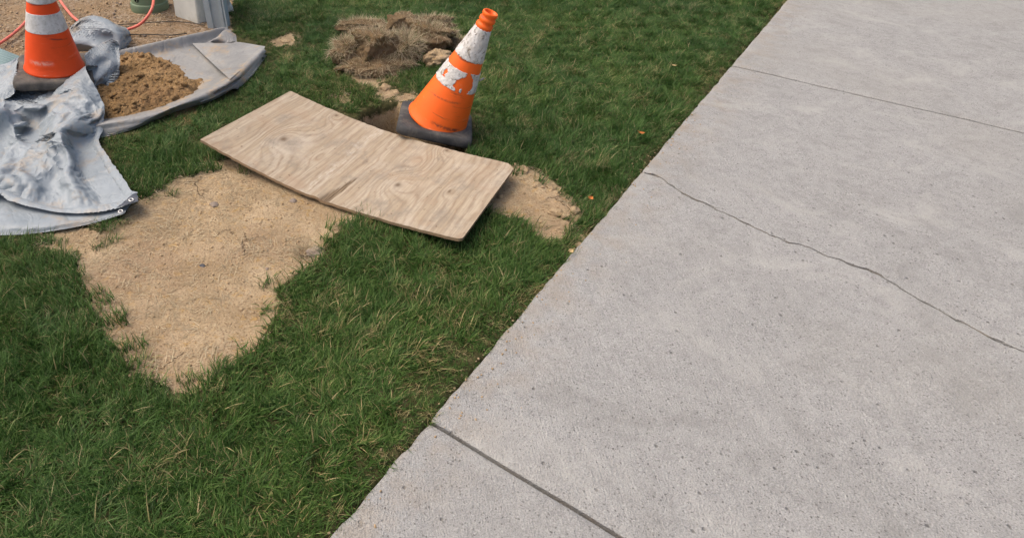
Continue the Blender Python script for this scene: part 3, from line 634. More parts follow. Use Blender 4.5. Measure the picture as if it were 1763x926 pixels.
def build_ply():
    nu, nv, th = 170, 84, 0.012
    s, t = np.meshgrid(np.linspace(0, 1, nu), np.linspace(0, 1, nv), indexing='ij')
    s2, t2 = s.copy(), t.copy()
    for cs, ct, r in ((1, 0, .034), (1, 1, .010), (0, 1, .002), (0, 0, .006)):    # knocked corners
        du, dv = np.abs(s - cs) * LU, np.abs(t - ct) * LV; e = r - (du + dv)
        k = np.maximum(e, 0) / 2; s2 = s2 + np.where(cs, -1, 1) * k / LU; t2 = t2 + np.where(ct, -1, 1) * k / LV
    P = (A_ * (1 - s2)[..., None] + D_ * s2[..., None]) * (1 - t2)[..., None] + (B_ * (1 - s2)[..., None] + C_ * s2[..., None]) * t2[..., None]
    xb = np.where(s < .48, (.48 - s) / .48, (s - .48) / .52); bend = 1 - (xb * xb + .012) ** .78 / 1.012 ** .78
    P[..., 2] -= bend * (0.042 + 0.024 * t) ; P[..., 2] += 0.0015 * fbm(s * 6, t * 4, 131, 3)
    edge = np.minimum(np.minimum(s, 1 - s) * LU, np.minimum(t, 1 - t) * LV)
    rag = 0.0018 * fbm(s * 60, t * 40, 133, 3) * np.exp(-edge / 0.006); P[..., :2] += rag[..., None]
    # torn wedge of the face veneer at the front edge
    ub = ply_uv(545, 333)[0]; uu, vv = s * LU, t * LV
    wd = np.interp(vv, [LV - .20, LV - .12, LV], [0.0, 0.010, 0.020]); cen = ub + 0.030 + (LV - vv) * 0.14 + 0.006 * vnoise(vv * 30, vv * 0, 7)
    torn = sstep(0.004, -0.002, np.abs(uu - cen) - wd) * (vv > LV - .2)
    P[..., 2] -= 0.0028 * torn
    lift = np.exp(-((uu - (cen - wd - 0.02)) / 0.02) ** 2) * sstep(LV - .15, LV, vv); P[..., 2] += 0.006 * lift * (uu < cen - wd)
    Q = P.copy(); Q[..., 2] -= th
    loc = P[nu // 2, nv // 2].copy(); loc[2] = 0
    nn = nu * nv; v = np.vstack([P.reshape(-1, 3), Q.reshape(-1, 3)]) - loc
    f = grid_faces(nu, nv); ft = f; fb = f[:, ::-1] + nn
    ring = np.concatenate([np.arange(nv), np.arange(1, nu) * nv + nv - 1, (nu - 1) * nv + np.arange(nv - 2, -1, -1), np.arange(nu - 2, 0, -1) * nv])
    k = np.arange(len(ring)); k2 = (k + 1) % len(ring)
    # edge band with its own vertices so that the plies run through the thickness
    lay = 4; ev = np.vstack([np.vstack([v[ring] * (1 - q) + v[ring + nn] * q]) for q in np.linspace(0, 1, lay)])
    n_r = len(ring); base = len(v)
    fe = np.vstack([np.stack([base + l * n_r + k, base + (l + 1) * n_r + k, base + (l + 1) * n_r + k2, base + l * n_r + k2], -1) for l in range(lay - 1)])
    me = mesh('plywood_sheet', np.vstack([v, ev]), np.vstack([ft[:, ::-1], fb[:, ::-1], fe[:, ::-1]]), M['ply'], smooth=True)
    me.materials.append(M['ply_edge'])
    mi = np.zeros(len(me.polygons), np.int32); mi[2 * len(f):] = 1; me.polygons.foreach_set('material_index', mi)
    wuv = np.stack([s * LU, t * LV, 0 * s], -1).reshape(-1, 3); we = np.vstack([np.c_[wuv[ring][:, :2], np.full(n_r, q)] for q in np.linspace(0, 1, lay)])
    attr(me, 'wuv', 'FLOAT_VECTOR', np.vstack([wuv, wuv, we])); attr(me, 'torn', 'FLOAT', np.concatenate([torn.ravel(), 0 * torn.ravel(), np.zeros(len(ev))]))
    o = obj('plywood_sheet', me, loc=loc.tolist()); me.shade_smooth() if False else None
    tag(o, 'weathered plywood sheet sagging in the middle, laid over the hole', 'plywood sheet')
M['ply'] = mat_ply(); M['ply_edge'] = mat_ply_edge(); build_ply()

# ------------------------------------------------------------------ traffic cones
def rsq(half, r, n=96):
    """rounded square outline, n points, starting at angle 0"""
    a = np.arange(n) * 2 * np.pi / n; c, s = np.cos(a), np.sin(a); p = 14.0 if r < .04 else 9.0
    k = half / (np.abs(c) ** p + np.abs(s) ** p) ** (1 / p); return np.stack([k * c, k * s], -1)
def build_cone(name, label, loc, rot, body_m, base_m, band_m, peeled, base_k=1.0, body_rot=(0, 0, 0)):
    t = thing(name, label, 'traffic cone', loc, rot, 'traffic cones'); del t['group']; t['group'] = 'orange traffic cones by the dig'
    n = 96; rings = []
    for half, z, r in ((.160, -.014, .04), (.175, -.010, .04), (.178, -.002, .035), (.177, .020, .035), (.171, .029, .04), (.158, .031, .04)): rings.append(np.c_[rsq(half, r, n), np.full(n, z)])
    a = np.arange(n) * 2 * np.pi / n
    for r, z in ((.128, .0315), (.10, .032)): rings.append(np.stack([r * np.cos(a), r * np.sin(a), np.full(n, z)], -1))
    v = np.array(rings); v[..., :2] *= base_k; v[..., 2] += 0.0015 * vnoise(v[..., 0] * 25, v[..., 1] * 25, 3) * (v[..., 2] > .005)
    obj('base', mesh('base', v.reshape(-1, 3), grid_faces(len(rings), n, True)[:, ::-1], base_m), t)
    prof = [(.124, .030), (.1375, .030), (.1395, .034), (.1380, .040), (.1315, .050)] + [(np.interp(z, [.05, .47], [.1315, .033]), z) for z in np.linspace(.07, .46, 22)]
    prof += [(.0335, .470), (.0355, .474), (.0355, .484), (.030, .488), (.0295, .495), (.0335, .499), (.0335, .509), (.0285, .513), (.0285, .519), (.0315, .522), (.0315, .531), (.029, .535), (.0245, .533), (.024, .50), (.024, .36)]
    prof = [(.122, .006)] + prof
    v, f = lathe(prof, 80); obj('cone_body', mesh('cone_body', v, f, body_m), t, rot=body_rot)
    rad = lambda z: np.interp(z, [.05, .47], [.1315, .033])
    def band(z0, z1, keep, crinkle):
        ns, nz = 220, 34; a = np.arange(ns) * 2 * np.pi / ns; z = np.linspace(z0, z1, nz); Z, Aa = np.meshgrid(z, a, indexing='ij')
        ed = np.minimum(Z - z0, z1 - Z); Z2 = Z + 0.002 * vnoise(Aa * 9, Z * 0 + z0 * 90, 5) * np.exp(-ed / .004) * crinkle
        rr = rad(Z2) + 0.0013 + crinkle * 0.0012 * (fbm(Aa * 7, Z * 90, 9, 3) + 0.6)
        V = np.stack([rr * np.cos(Aa), rr * np.sin(Aa), Z2], -1).reshape(-1, 3); F = grid_faces(nz, ns, True)[:, ::-1]
        if keep is not None:
            fc = V[F].mean(1); th = np.arctan2(fc[:, 1], fc[:, 0]); s = np.sin(th + math.pi / 2 + 0.03); q = (fc[:, 2] - z0) / (z1 - z0)
            front = np.cos(th + math.pi / 2) > -0.2
            F = F[np.where(front, keep(s, q, th), vnoise(th * 3, q, 8) > 0)]
        o = obj('reflective_band', mesh('reflective_band', V, F, band_m), t, rot=body_rot); sm = o.modifiers.new('thickness', 'SOLIDIFY'); sm.thickness = 0.0008; sm.offset = 1
        return o
    band(.345, .470, None, 1.0 if peeled else 0.12)
    if peeled:
        def keep(s, q, th):
            j = 0.05 * vnoise(q * 9, th * 4, 15) + 0.03 * vnoise(q * 22, th * 9, 17)
            left = s < np.interp(q, [0, .25, .5, .75, 1], [.02, -.22, -.20, .10, .24]) + j
            left &= ~((np.abs(s + .80) < .06 + j) & (np.abs(q - .5) < .2))
            right = (s > np.interp(q, [0, .3, .5, .75, 1], [.50, .68, .72, .60, .44]) + j)
            dot = (np.hypot((s - .20) / .06, (q - .10) / .12) < 1)
            return left | right | dot
        b = band(.221, .302, keep, 1.0); tag(b, 'torn lower white band with most of its front peeled away')
        g = np.array([[(.086 + .004 * i + .006 * math.sin(j), -.012 + .010 * j, .268 + .006 * i - .004 * j) for j in range(4)] for i in range(4)])
        pe = obj('peeled_flap', mesh('peeled_flap', net(g, 12, 12).reshape(-1, 3), grid_faces(12, 12), band_m), t, rot=body_rot)
        pe.modifiers.new('thickness', 'SOLIDIFY').thickness = 0.001
    else:
        band(.221, .302, None, 0.12)
    return t
M['orange'] = mat_orange('orange_plastic', (1.0, 0.15, 0.016), 0.75); M['orange_red'] = mat_orange('red_orange_plastic', (0.86, 0.082, 0.010), 0.5)
M['sleeve_worn'] = mat_sleeve('worn_white_sleeve', 1.0); M['sleeve'] = mat_sleeve('white_sleeve', 0.35)
build_cone('traffic_cone', 'leaning orange traffic cone with torn white bands, tipped into the hole behind the plywood', (0.385, 2.607, 0.030), (-0.085, 0.145, -0.160), M['orange'], M['rubber'], M['sleeve_worn'], True, 0.93, (0.11, 0.19, 0.045))
build_cone('traffic_cone', 'upright orange traffic cone with two clean white bands, standing on the crumpled tarp', (-1.4344, 3.0243, 0.0975), (0.027, 0.0907, 0.29), M['orange_red'], M['rubber_dusty'], M['sleeve'], False)

# ------------------------------------------------------------------ tarpaulins
def crumple(X0, excess=0.06, iters=260, hold=0.02, bend=0.25, seed=0, pin=None, grav=0.0004, amp=0.012, floor=0.004):
    """let a sheet with some spare cloth buckle while loosely held to its lie"""
    n, m, _ = X0.shape; X = X0.copy(); idx = np.meshgrid(np.arange(n), np.arange(m), indexing='ij')
    f0 = 0.5 + 0.5 * fbm(idx[0] * .06, idx[1] * .06, seed + 3, 2)
    ex = 1 + excess * (0.4 + 1.2 * f0)
    wx, wy = idx[0] + 6 * fbm(idx[0] * .04, idx[1] * .04, seed + 1, 2), idx[1] + 6 * fbm(idx[0] * .04, idx[1] * .04, seed + 2, 2)
    X[..., 2] += 2.2 * amp * (0.45 - 1.6 * np.abs(fbm(wx * .035, wy * .06, seed, 2))); X[..., 0] += amp * .5 * fbm(idx[0] * .06, idx[1] * .06, seed + 7, 2); X[..., 1] += amp * .5 * fbm(idx[0] * .06, idx[1] * .06, seed + 8, 2)
    hold = np.full((n, m), hold) if np.isscalar(hold) else hold
    groups = []
    def add(di, dj, stiff, scale=1.0):
        i0, i1 = max(0, -di), n - max(0, di); j0, j1 = max(0, -dj), m - max(0, dj)
        ax = 0 if di != 0 else 1; st = 2 * max(abs(di), abs(dj))
        L = np.linalg.norm(X0[i0 + di:i1 + di, j0 + dj:j1 + dj] - X0[i0:i1, j0:j1], axis=-1) * ex[i0:i1, j0:j1] * scale
        step = max(abs(di), abs(dj))
        for ph in range(2 * step):
            if ax == 0: s = (slice(i0 + ph, i1, 2 * step), slice(j0, j1)); e = (slice(i0 + ph + di, i1 + di, 2 * step), slice(j0 + dj, j1 + dj)); l = L[ph::2 * step]
            else: s = (slice(i0, i1), slice(j0 + ph, j1, 2 * step)); e = (slice(i0 + di, i1 + di), slice(j0 + ph + dj, j1 + dj, 2 * step)); l = L[:, ph::2 * step]
            if l.size: groups.append((s, e, l, stiff))
    add(1, 0, 1.0); add(0, 1, 1.0); add(1, 1, 0.5); add(1, -1, 0.5); add(2, 0, bend); add(0, 2, bend); add(4, 0, bend * .8); add(0, 4, bend * .8); add(8, 0, bend * .35); add(0, 8, bend * .35)
    for it in range(iters):
        X[..., 2] -= grav
        X += (X0 - X) * hold[..., None]
        for s, e, l, k in groups:
            dlt = X[e] - X[s]; ln = np.linalg.norm(dlt, axis=-1) + 1e-9
            c = (0.5 * k * (ln - l) / ln)[..., None] * dlt
            X[s] += c; X[e] -= c
        if it % 4 == 0 or it > iters - 6: gzz = ground_z(X[..., 0], X[..., 1]) if it % 40 == 0 or it == iters - 1 else gzz
        X[..., 2] = np.maximum(X[..., 2], gzz + floor)
    return X
def crease(P, amp, seed, size=0.16, long=1.0, skew=0.0):
    """sharp creases and flat facets of stiff plastic sheeting, laid over a simulated lie"""
    n, m, _ = P.shape
    du = np.linalg.norm(np.gradient(P, axis=0), axis=-1).mean(); dv = np.linalg.norm(np.gradient(P, axis=1), axis=-1).mean()
    a, b = np.meshgrid(np.arange(n) * du, np.arange(m) * dv, indexing='ij')
    a, b = (a + skew * b) * long, b - skew * a
    nrm = np.cross(np.gradient(P, axis=0), np.gradient(P, axis=1)); nrm /= np.linalg.norm(nrm, axis=-1)[..., None] + 1e-9; nrm = np.where(nrm[..., 2:3] < 0, -nrm, nrm)
    rs = np.random.default_rng(seed); h = 0
    for size_, w in ((size * 1.7, 1.0), (size, 0.55), (size * .55, 0.22)):
        pts = np.stack([rs.uniform(a.min() - .1, a.max() + .1, int((np.ptp(a) + .2) * (np.ptp(b) + .2) / size_ ** 2 * 1.6) + 4), np.zeros(1)[0] + rs.uniform(b.min() - .1, b.max() + .1, int((np.ptp(a) + .2) * (np.ptp(b) + .2) / size_ ** 2 * 1.6) + 4)], -1)
        wa, wb = a + .15 * size_ * fbm(a / size_, b / size_, seed + 3, 2), b + .15 * size_ * fbm(a / size_, b / size_, seed + 4, 2)
        best = np.full(a.shape, -1e9); sl = rs.normal(0, .55, (len(pts), 2)); off = rs.normal(0, .25 * size_, len(pts))
        for (pa, pb), (sa, sb), of in zip(pts, sl, off):       # upper hull of tilted facets
            da, db = wa - pa, wb - pb; best = np.maximum(best, -np.sqrt(da * da * 1.2 + db * db * .8 + 1e-6) * .62 + sa * da + sb * db + of)
        best -= best.mean(); h = h + w * best / (best.std() + 1e-9)
    return P + nrm * (amp * h)[..., None]
def upsample(P):
    n, m, _ = P.shape; return net(P, 2 * n - 1, 2 * m - 1)
def sheet(name, parent, ctrl, n, m, mat, loc, sim=None, sub=1, cr=None):
    P = net([[G(*q) for q in row] for row in ctrl] if len(ctrl[0][0]) == 3 and not isinstance(ctrl, np.ndarray) else ctrl, n, m)
    if sim: P = crumple(P, **sim)
    if cr:
        P = crease(upsample(P), *cr); P[..., 2] = np.maximum(P[..., 2], ground_z(P[..., 0], P[..., 1]) + .003); n, m = P.shape[:2]; sub = 0
    o = obj(name, mesh(name, (P - loc).reshape(-1, 3), grid_faces(n, m)[:, ::-1], mat), parent)
    if sub: s = o.modifiers.new('smooth', 'SUBSURF'); s.levels = sub; s.render_levels = sub
    return o, P
M['tarp'] = mat_tarp('silver_tarp', (0.31, 0.348, 0.375), (0.235, 0.27, 0.295), 0.5)
M['tarp_grey'] = mat_tarp('grey_tarp', (0.32, 0.315, 0.30), (0.235, 0.232, 0.225), 0.85)
M['tarp_patch'] = mat_plain('tarp_patch', (0.05, 0.06, 0.08), 0.5, 0.4, 0.2, scale=30)
M['brass'] = mat_plain('grommet_metal', (0.55, 0.55, 0.53), 0.35, 0.6, 0.1); M['brass'].node_tree.nodes['Principled BSDF'].inputs['Metallic'].default_value = 0.8
TL = G(90, 230); TL[2] = 0
tarp = thing('tarpaulin', 'crumpled silver-blue tarp bunched under the upright cone, with eyelets at its front corner', 'tarp', TL)
main = [
 [(-90, 118, .05), (-30, 112, .08), (10, 106, .12), (40, 96, .10), (85, 94, .09), (130, 92, .09), (165, 92, .12)],
 [(-90, 135, .05), (-30, 128, .08), (16, 120, .125), (45, 124, .085), (90, 122, .085), (135, 118, .085), (168, 112, .11)],
 [(-90, 158, .04), (-30, 152, .06), (18, 154, .08), (50, 160, .075), (88, 158, .085), (116, 138, .13), (150, 119, .165)],
 [(-90, 180, .08), (-20, 174, .10), (20, 172, .085), (58, 174, .10), (100, 164, .11), (138, 158, .13), (172, 168, .09)],
 [(-90, 188, .11), (-10, 184, .13), (22, 186, .095), (58, 190, .06), (96, 188, .12), (142, 182, .12), (177, 188, .08)],
 [(-90, 242, .02), (-14, 234, .012), (22, 220, .070), (50, 224, .025), (90, 216, .11), (126, 210, .11), (174, 218, .035)],
 [(-90, 278, .05), (-10, 266, .02), (26, 246, .06), (62, 240, .08), (100, 226, .15), (124, 244, .05), (172, 246, .02)],
 [(-90, 302, .08), (-5, 288, .08), (40, 270, .085), (80, 262, .10), (112, 258, .11), (138, 282, .02), (186, 272, .02)],
 [(-90, 325, .05), (0, 312, .07), (42, 306, .08), (86, 308, .06), (122, 304, .085), (154, 314, .025), (208, 305, .02)],
 [(-90, 340, .03), (0, 339, .035), (38, 351, .035), (84, 361, .030), (146, 364, .030), (206, 362, .022), (239, 349, .022)]]
hold = np.full((118, 118), 0.018); hold[-3:, :] = 0.12; hold[:, -3:] = 0.10; hold[:42, 30:] = 0.06
o, PM = sheet('upper_sheet', tarp, main, 118, 118, M['tarp'], TL, dict(excess=0.05, iters=120, hold=hold, bend=0.4, seed=5, amp=0.010), cr=(0.0085, 71, .15, 0.38, 0.25))
low = [
 [(-90, 318, .02), (0, 322, .025), (60, 335, .02), (120, 345, .02), (175, 352, .018), (228, 352, .012)],
 [(-90, 352, .025), (0, 354, .025), (60, 364, .025), (120, 368, .022), (172, 367, .018), (222, 361, .012)],
 [(-90, 380, .02), (0, 382, .03), (60, 384, .03), (120, 380, .026), (172, 374, .018), (217, 366, .012)],
 [(-90, 402, .012), (0, 401, .012), (50, 399, .014), (110, 392, .012), (160, 382, .012), (213, 370, .010)]]
sheet('lower_sheet', tarp, low, 50, 110, M['tarp'], TL, dict(excess=0.02, iters=60, hold=0.08, bend=0.4, seed=15, amp=0.006), cr=(0.004, 72, .14, 1.6, 0.2))
# puffed fold behind the cone
bulge = [
 [(108, 96, .06), (122, 92, .06), (150, 92, .05), (185, 94, .04), (212, 90, .03), (222, 78, .03)],
 [(110, 82, .10), (124, 74, .12), (152, 76, .11), (184, 84, .09), (212, 84, .06), (224, 70, .06)],
 [(113, 62, .14), (128, 56, .16), (156, 58, .15), (184, 64, .12), (208, 72, .10), (223, 62, .08)],
 [(116, 46, .17), (132, 38, .19), (158, 38, .19), (184, 46, .17), (206, 55, .14), (221, 56, .10)],
 [(120, 38, .17), (138, 27, .20), (160, 24, .20), (184, 32, .18), (202, 44, .15), (216, 50, .11)],
 [(124, 42, .10), (140, 32, .11), (162, 28, .11), (184, 34, .10), (200, 44, .08), (212, 50, .06)],
 [(126, 50, .02), (142, 40, .02), (164, 34, .02), (184, 38, .02), (198, 46, .02), (208, 52, .02)]]
sheet('puffed_fold', tarp, bulge, 80, 84, M['tarp'], TL, dict(excess=0.03, iters=80, hold=0.06, bend=0.4, seed=25, amp=0.008), cr=(0.008, 73, .13, 1.0, .6))
# upright fold between the cone and the soil
fin = [
 [(146, 100, .14), (160, 84, .16), (178, 76, .165), (193, 72, .165)],
 [(150, 112, .12), (166, 98, .14), (184, 90, .145), (201, 84, .135)],
 [(152, 126, .10), (170, 112, .11), (190, 104, .12), (205, 104, .11)],
 [(156, 140, .08), (172, 130, .10), (190, 122, .09), (204, 118, .08)],
 [(160, 152, .07), (172, 144, .06), (186, 138, .07), (198, 136, .04)],
 [(164, 168, .04), (172, 164, .02), (180, 160, .02), (188, 154, .012)]]
sheet('side_fold', tarp, fin, 70, 60, M['tarp'], TL, dict(excess=0.04, iters=80, hold=0.06, bend=0.4, seed=35, amp=0.008), cr=(0.011, 74, .12, 0.4, .5))
# left wing going out of the picture
wing = [
 [(-160, 110, .03), (-90, 118, .07), (-30, 116, .09), (10, 112, .10), (36, 100, .13)],
 [(-160, 130, .04), (-90, 135, .08), (-30, 134, .11), (5, 128, .13), (30, 116, .145)],
 [(-160, 160, .03), (-90, 158, .07), (-30, 156, .09), (8, 150, .11), (28, 140, .12)],
 [(-160, 190, .01), (-90, 184, .03), (-30, 178, .05), (4, 172, .07), (26, 164, .08)]]
sheet('side_wing', tarp, wing, 50, 70, M['tarp'], TL, dict(excess=0.05, iters=80, hold=0.06, bend=0.4, seed=45, amp=0.008), cr=(0.008, 75, .14, .7, -.5))
def on_sheet(P, p):
    d2 = (P[..., 0] - p[0]) ** 2 + (P[..., 1] - p[1]) ** 2; return float(P[..., 2].ravel()[d2.argmin()])
pt = [G(202, 365, .03), G(238, 343, .03), G(241, 358, .03)]
tri = []
for i in range(13):
    for j in range(13):
        a, b = i / 12, j / 12; q = pt[0] * (1 - a) + (pt[1] * (1 - b) + pt[2] * b) * a; q = q.copy(); q[2] = max(on_sheet(PM, q), .020) + 0.012; tri.append(q - TL)
obj('corner_patch', mesh('corner_patch', tri, grid_faces(13, 13), M['tarp_patch']), tarp)
def torus(r, rr, n=28, m=10):
    a = np.arange(n) * 2 * np.pi / n; b = np.arange(m) * 2 * np.pi / m; A2, B2 = np.meshgrid(a, b, indexing='ij')
    v = np.stack([(r + rr * np.cos(B2)) * np.cos(A2), (r + rr * np.cos(B2)) * np.sin(A2), rr * .6 * np.sin(B2)], -1).reshape(-1, 3)
    i, j = np.meshgrid(np.arange(n), np.arange(m), indexing='ij'); f = np.stack([i * m + j, ((i + 1) % n) * m + j, ((i + 1) % n) * m + (j + 1) % m, i * m + (j + 1) % m], -1).reshape(-1, 4); return v, f
for (u, v_, dz) in ((229, 356, .0075), (209, 368, -.004)):
    q = G(u, v_, .03); q[2] = max(on_sheet(PM, q),   .026) + .008 + dz
    v, f = torus(.0075, .0026); g = obj('grommet', mesh('grommet', v, f, M['brass']), tarp, loc=(q - TL).tolist(), rot=(0.15, 0.1, 0))
    v, f = lathe([(.0075, .0), (.0001, -.0005)], 16); obj('eyelet_hole', mesh('eyelet_hole', v, f, M['slate']), g)

# grey sheet holding the dug soil
GL = G(300, 140); GL[2] = 0
grey = thing('tarpaulin', 'flat grey tarp with rolled edges spread on the lawn, holding the dug soil', 'tarp', GL)
r5 = [G(*q) for q in ((140, 100, .06), (200, 89, .06), (255, 77, .065), (300, 66, .07), (345, 56, .065), (383, 47, .06), (398, 52, .04))]
rows = [[G(u, v, .004) for u, v in ((140, 250), (172, 237), (225, 225), (300, 196), (372, 172), (430, 134), (456, 92))],
        [G(u, v, .035) for u, v in ((140, 232), (174, 222), (240, 211), (300, 189), (362, 167), (412, 136), (455, 88))],
        [G(*q) for q in ((140, 212, .06), (176, 208, .06), (262, 193, .058), (300, 181, .058), (350, 160, .058), (395, 138, .062), (450, 87, .045))],
        [G(*q) for q in ((140, 202, .03), (180, 199, .03), (262, 184, .03), (300, 171, .028), (345, 151, .03), (385, 132, .035), (442, 86, .03))],
        [G(u, v, .014) for u, v in ((140, 190), (185, 185), (258, 172), (300, 158), (340, 138), (378, 120), (432, 86))],
        [G(u, v, .014) for u, v in ((140, 150), (195, 145), (252, 132), (300, 120), (340, 105), (375, 92), (420, 80))],
        [q + np.array([0.02, -.14, 0]) * 1.0 for q in [p * [1, 1, 0] + [0, 0, .014] for p in r5]],
        [q + np.array([0.0, -.055, -.045]) for q in r5], r5,
        [q + np.array([0, .05, -.035]) for q in r5], [q + np.array([0, .06, -.052]) for q in r5]]
sheet('grey_sheet', grey, np.array(rows), 110, 150, M['tarp_grey'], GL, dict(excess=0.015, iters=60, hold=0.1, bend=0.35, seed=55, amp=0.005), cr=(0.0052, 76, .17, .8, .3))
flap = [
 [(331, 75, .030), (356, 74, .040), (382, 73, .045), (408, 71, .045), (456, 79, .045)],
 [(350, 94, .024), (372, 91, .036), (396, 88, .040), (420, 84, .042), (455, 82, .045)],
 [(374, 117, .040), (390, 110, .044), (410, 100, .046), (428, 92, .046), (454, 84, .046)],
 [(396, 137, .070), (408, 126, .068), (424, 112, .062), (438, 100, .058), (452, 87, .050)]]
sheet('folded_corner', grey, flap, 50, 50, M['tarp_grey'], GL, dict(excess=0.015, iters=60, hold=0.1, bend=0.4, seed=65, amp=0.004), cr=(0.0018, 77, .16))
tuck = [[(352, 74, .03), (368, 66, .05), (384, 60, .06), (400, 62, .055)], [(362, 71, .045), (376, 62, .07), (390, 50, .085), (405, 58, .06)], [(372, 74, .03), (388, 72, .045), (400, 70, .05), (407, 70, .045)]]
sheet('tucked_end', grey, tuck, 30, 30, M['tarp_grey'], GL, dict(excess=0.08, iters=100, hold=0.06, bend=0.2, seed=75, amp=0.01))

# teal woven sheet at the left
kt = NM('teal_weave', 0.6, 0.3); tv = kt.coord()
def wv(axis, rot):
    mp = kt.n('ShaderNodeMapping'); kt.put(mp.inputs['Vector'], tv); mp.inputs['Rotation'].default_value = (0, 0, rot)
    wn = kt.n('ShaderNodeTexWave', wave_type='BANDS', bands_direction='X'); kt.put(wn.inputs['Vector'], mp.outputs[0]); wn.inputs['Scale'].default_value = 14; return kt.ramp(wn.outputs[0], [(0.80, 0.0), (0.95, 1.0)])
ln = kt.math('MAXIMUM', wv(0, 0.5), wv(0, 0.5 + math.pi / 2))
kt.col(kt.mix(kt.math('MULTIPLY', ln, 0.6), (0.19, 0.27, 0.27), (0.09, 0.15, 0.16)))
TW = G(-20, 105); TW[2] = 0
te = thing('woven_sheet', 'flat teal woven plastic sheet poking out left of the upright cone', 'plastic sheet', TW)
sheet('weave', te, [[(-220, 60, .02), (-100, 62, .03), (-20, 76, .04), (8, 87, .045), (34, 97, .03)], [(-220, 85, .02), (-100, 88, .03), (-20, 96, .035), (6, 103, .04), (28, 105, .03)], [(-220, 115, .01), (-100, 118, .02), (-20, 118, .03), (4, 120, .03), (20, 116, .02)]], 24, 40, kt.m, TW, None)

# ------------------------------------------------------------------ dug soil on the grey tarp
HP = G(255, 155, .014); HP[2] = .014
heap = thing('soil_heap', 'heap of loose ochre clay dumped on the grey tarp', 'soil heap', HP)
HPOLY = GP([(150, 208), (178, 200), (215, 202), (262, 188), (300, 176), (328, 168), (341, 155), (336, 142), (306, 128), (282, 108), (258, 96), (215, 96), (190, 104), (150, 130)], .02)
hx, hy = np.meshgrid(np.linspace(HPOLY[:, 0].min() - .03, HPOLY[:, 0].max() + .03, 210), np.linspace(HPOLY[:, 1].min() - .03, HPOLY[:, 1].max() + .03, 190))
hs = poly_sd(hx, hy, HPOLY) + 0.05 * fbm(hx * 12, hy * 12, 141, 4, .6)
hh = 0.024 * np.clip(-hs / 0.06, -0.8, 1) + sstep(0.01, -0.03, hs) * (0.022 * fbm(hx * 11, hy * 11, 143, 5, 0.66) + 0.022 * np.abs(fbm(hx * 24, hy * 24, 147, 4, .6)))
cone_spill = 0.004 * np.exp(-((hx - G(225, 165)[0]) ** 2 + (hy - G(225, 165)[1]) ** 2) / 0.02)
obj('mound', mesh('mound', (np.stack([hx, hy, 0.006 + hh + cone_spill * (hs < 0)], -1) - [HP[0], HP[1], 0.0]).reshape(-1, 3), grid_faces(190, 210), M['clay']), heap)
def heap_z(x, y):
    i = int(np.clip(np.searchsorted(hy[:, 0], y), 0, 189)); j = int(np.clip(np.searchsorted(hx[0], x), 0, 209)); return hh[i, j] + cone_spill[i, j]
CV, CF, nvv = [], [], 0
for i in range(2200):
    x, y = rng.uniform(hx.min(), hx.max()), rng.uniform(hy.min(), hy.max())
    s_ = float(poly_sd(np.array([x]), np.array([y]), HPOLY)[0])
    if s_ > 0.09 or (s_ > -0.01 and rng.random() > 0.5 * math.exp(-(s_ + .01) / .022)): continue
    r = float(np.clip(rng.lognormal(math.log(0.0058), 0.55), 0.002, 0.018)) * (0.45 if s_ > 0 else 1.0); v, f = lump(r, 1, 0.3, 300 + i % 40, rng.uniform(.5, .8)); e = Euler((rng.uniform(-.5, .5), rng.uniform(-.5, .5), rng.uniform(0, 6.3))).to_matrix()
    v = v @ np.array(e).T + [x - HP[0], y - HP[1], max(heap_z(x, y), 0) + r * .35]; CV.append(v); CF.append(f + nvv); nvv += len(v)
o = obj('clay_crumbs', mesh('clay_crumbs', np.vstack(CV), np.vstack(CF), M['clay'], smooth=False), heap); o['kind'] = 'stuff'
for i, (u, v_, r) in enumerate(((250, 118, .024), (228, 150, .030), (248, 172, .028), (268, 158, .024), (290, 150, .022), (318, 152, .022), (205, 186, .030), (196, 170, .026), (262, 112, .020), (232, 180, .026), (216, 128, .024), (300, 136, .018), (280, 174, .020), (212, 160, .026), (240, 138, .026), (258, 142, .020), (322, 160, .014), (185, 192, .02))):
    p = G(u, v_, .04); r *= .85; v, f = lump(r, 3, 0.32, 400 + i, 0.55)
    c_ = obj('clod', mesh('clod', v, f, M['clay']), heap, loc=(p[0] - HP[0], p[1] - HP[1], max(heap_z(p[0], p[1]), 0) + r * .25), rot=(rng.uniform(-.4, .4), rng.uniform(-.4, .4), rng.uniform(0, 6)))

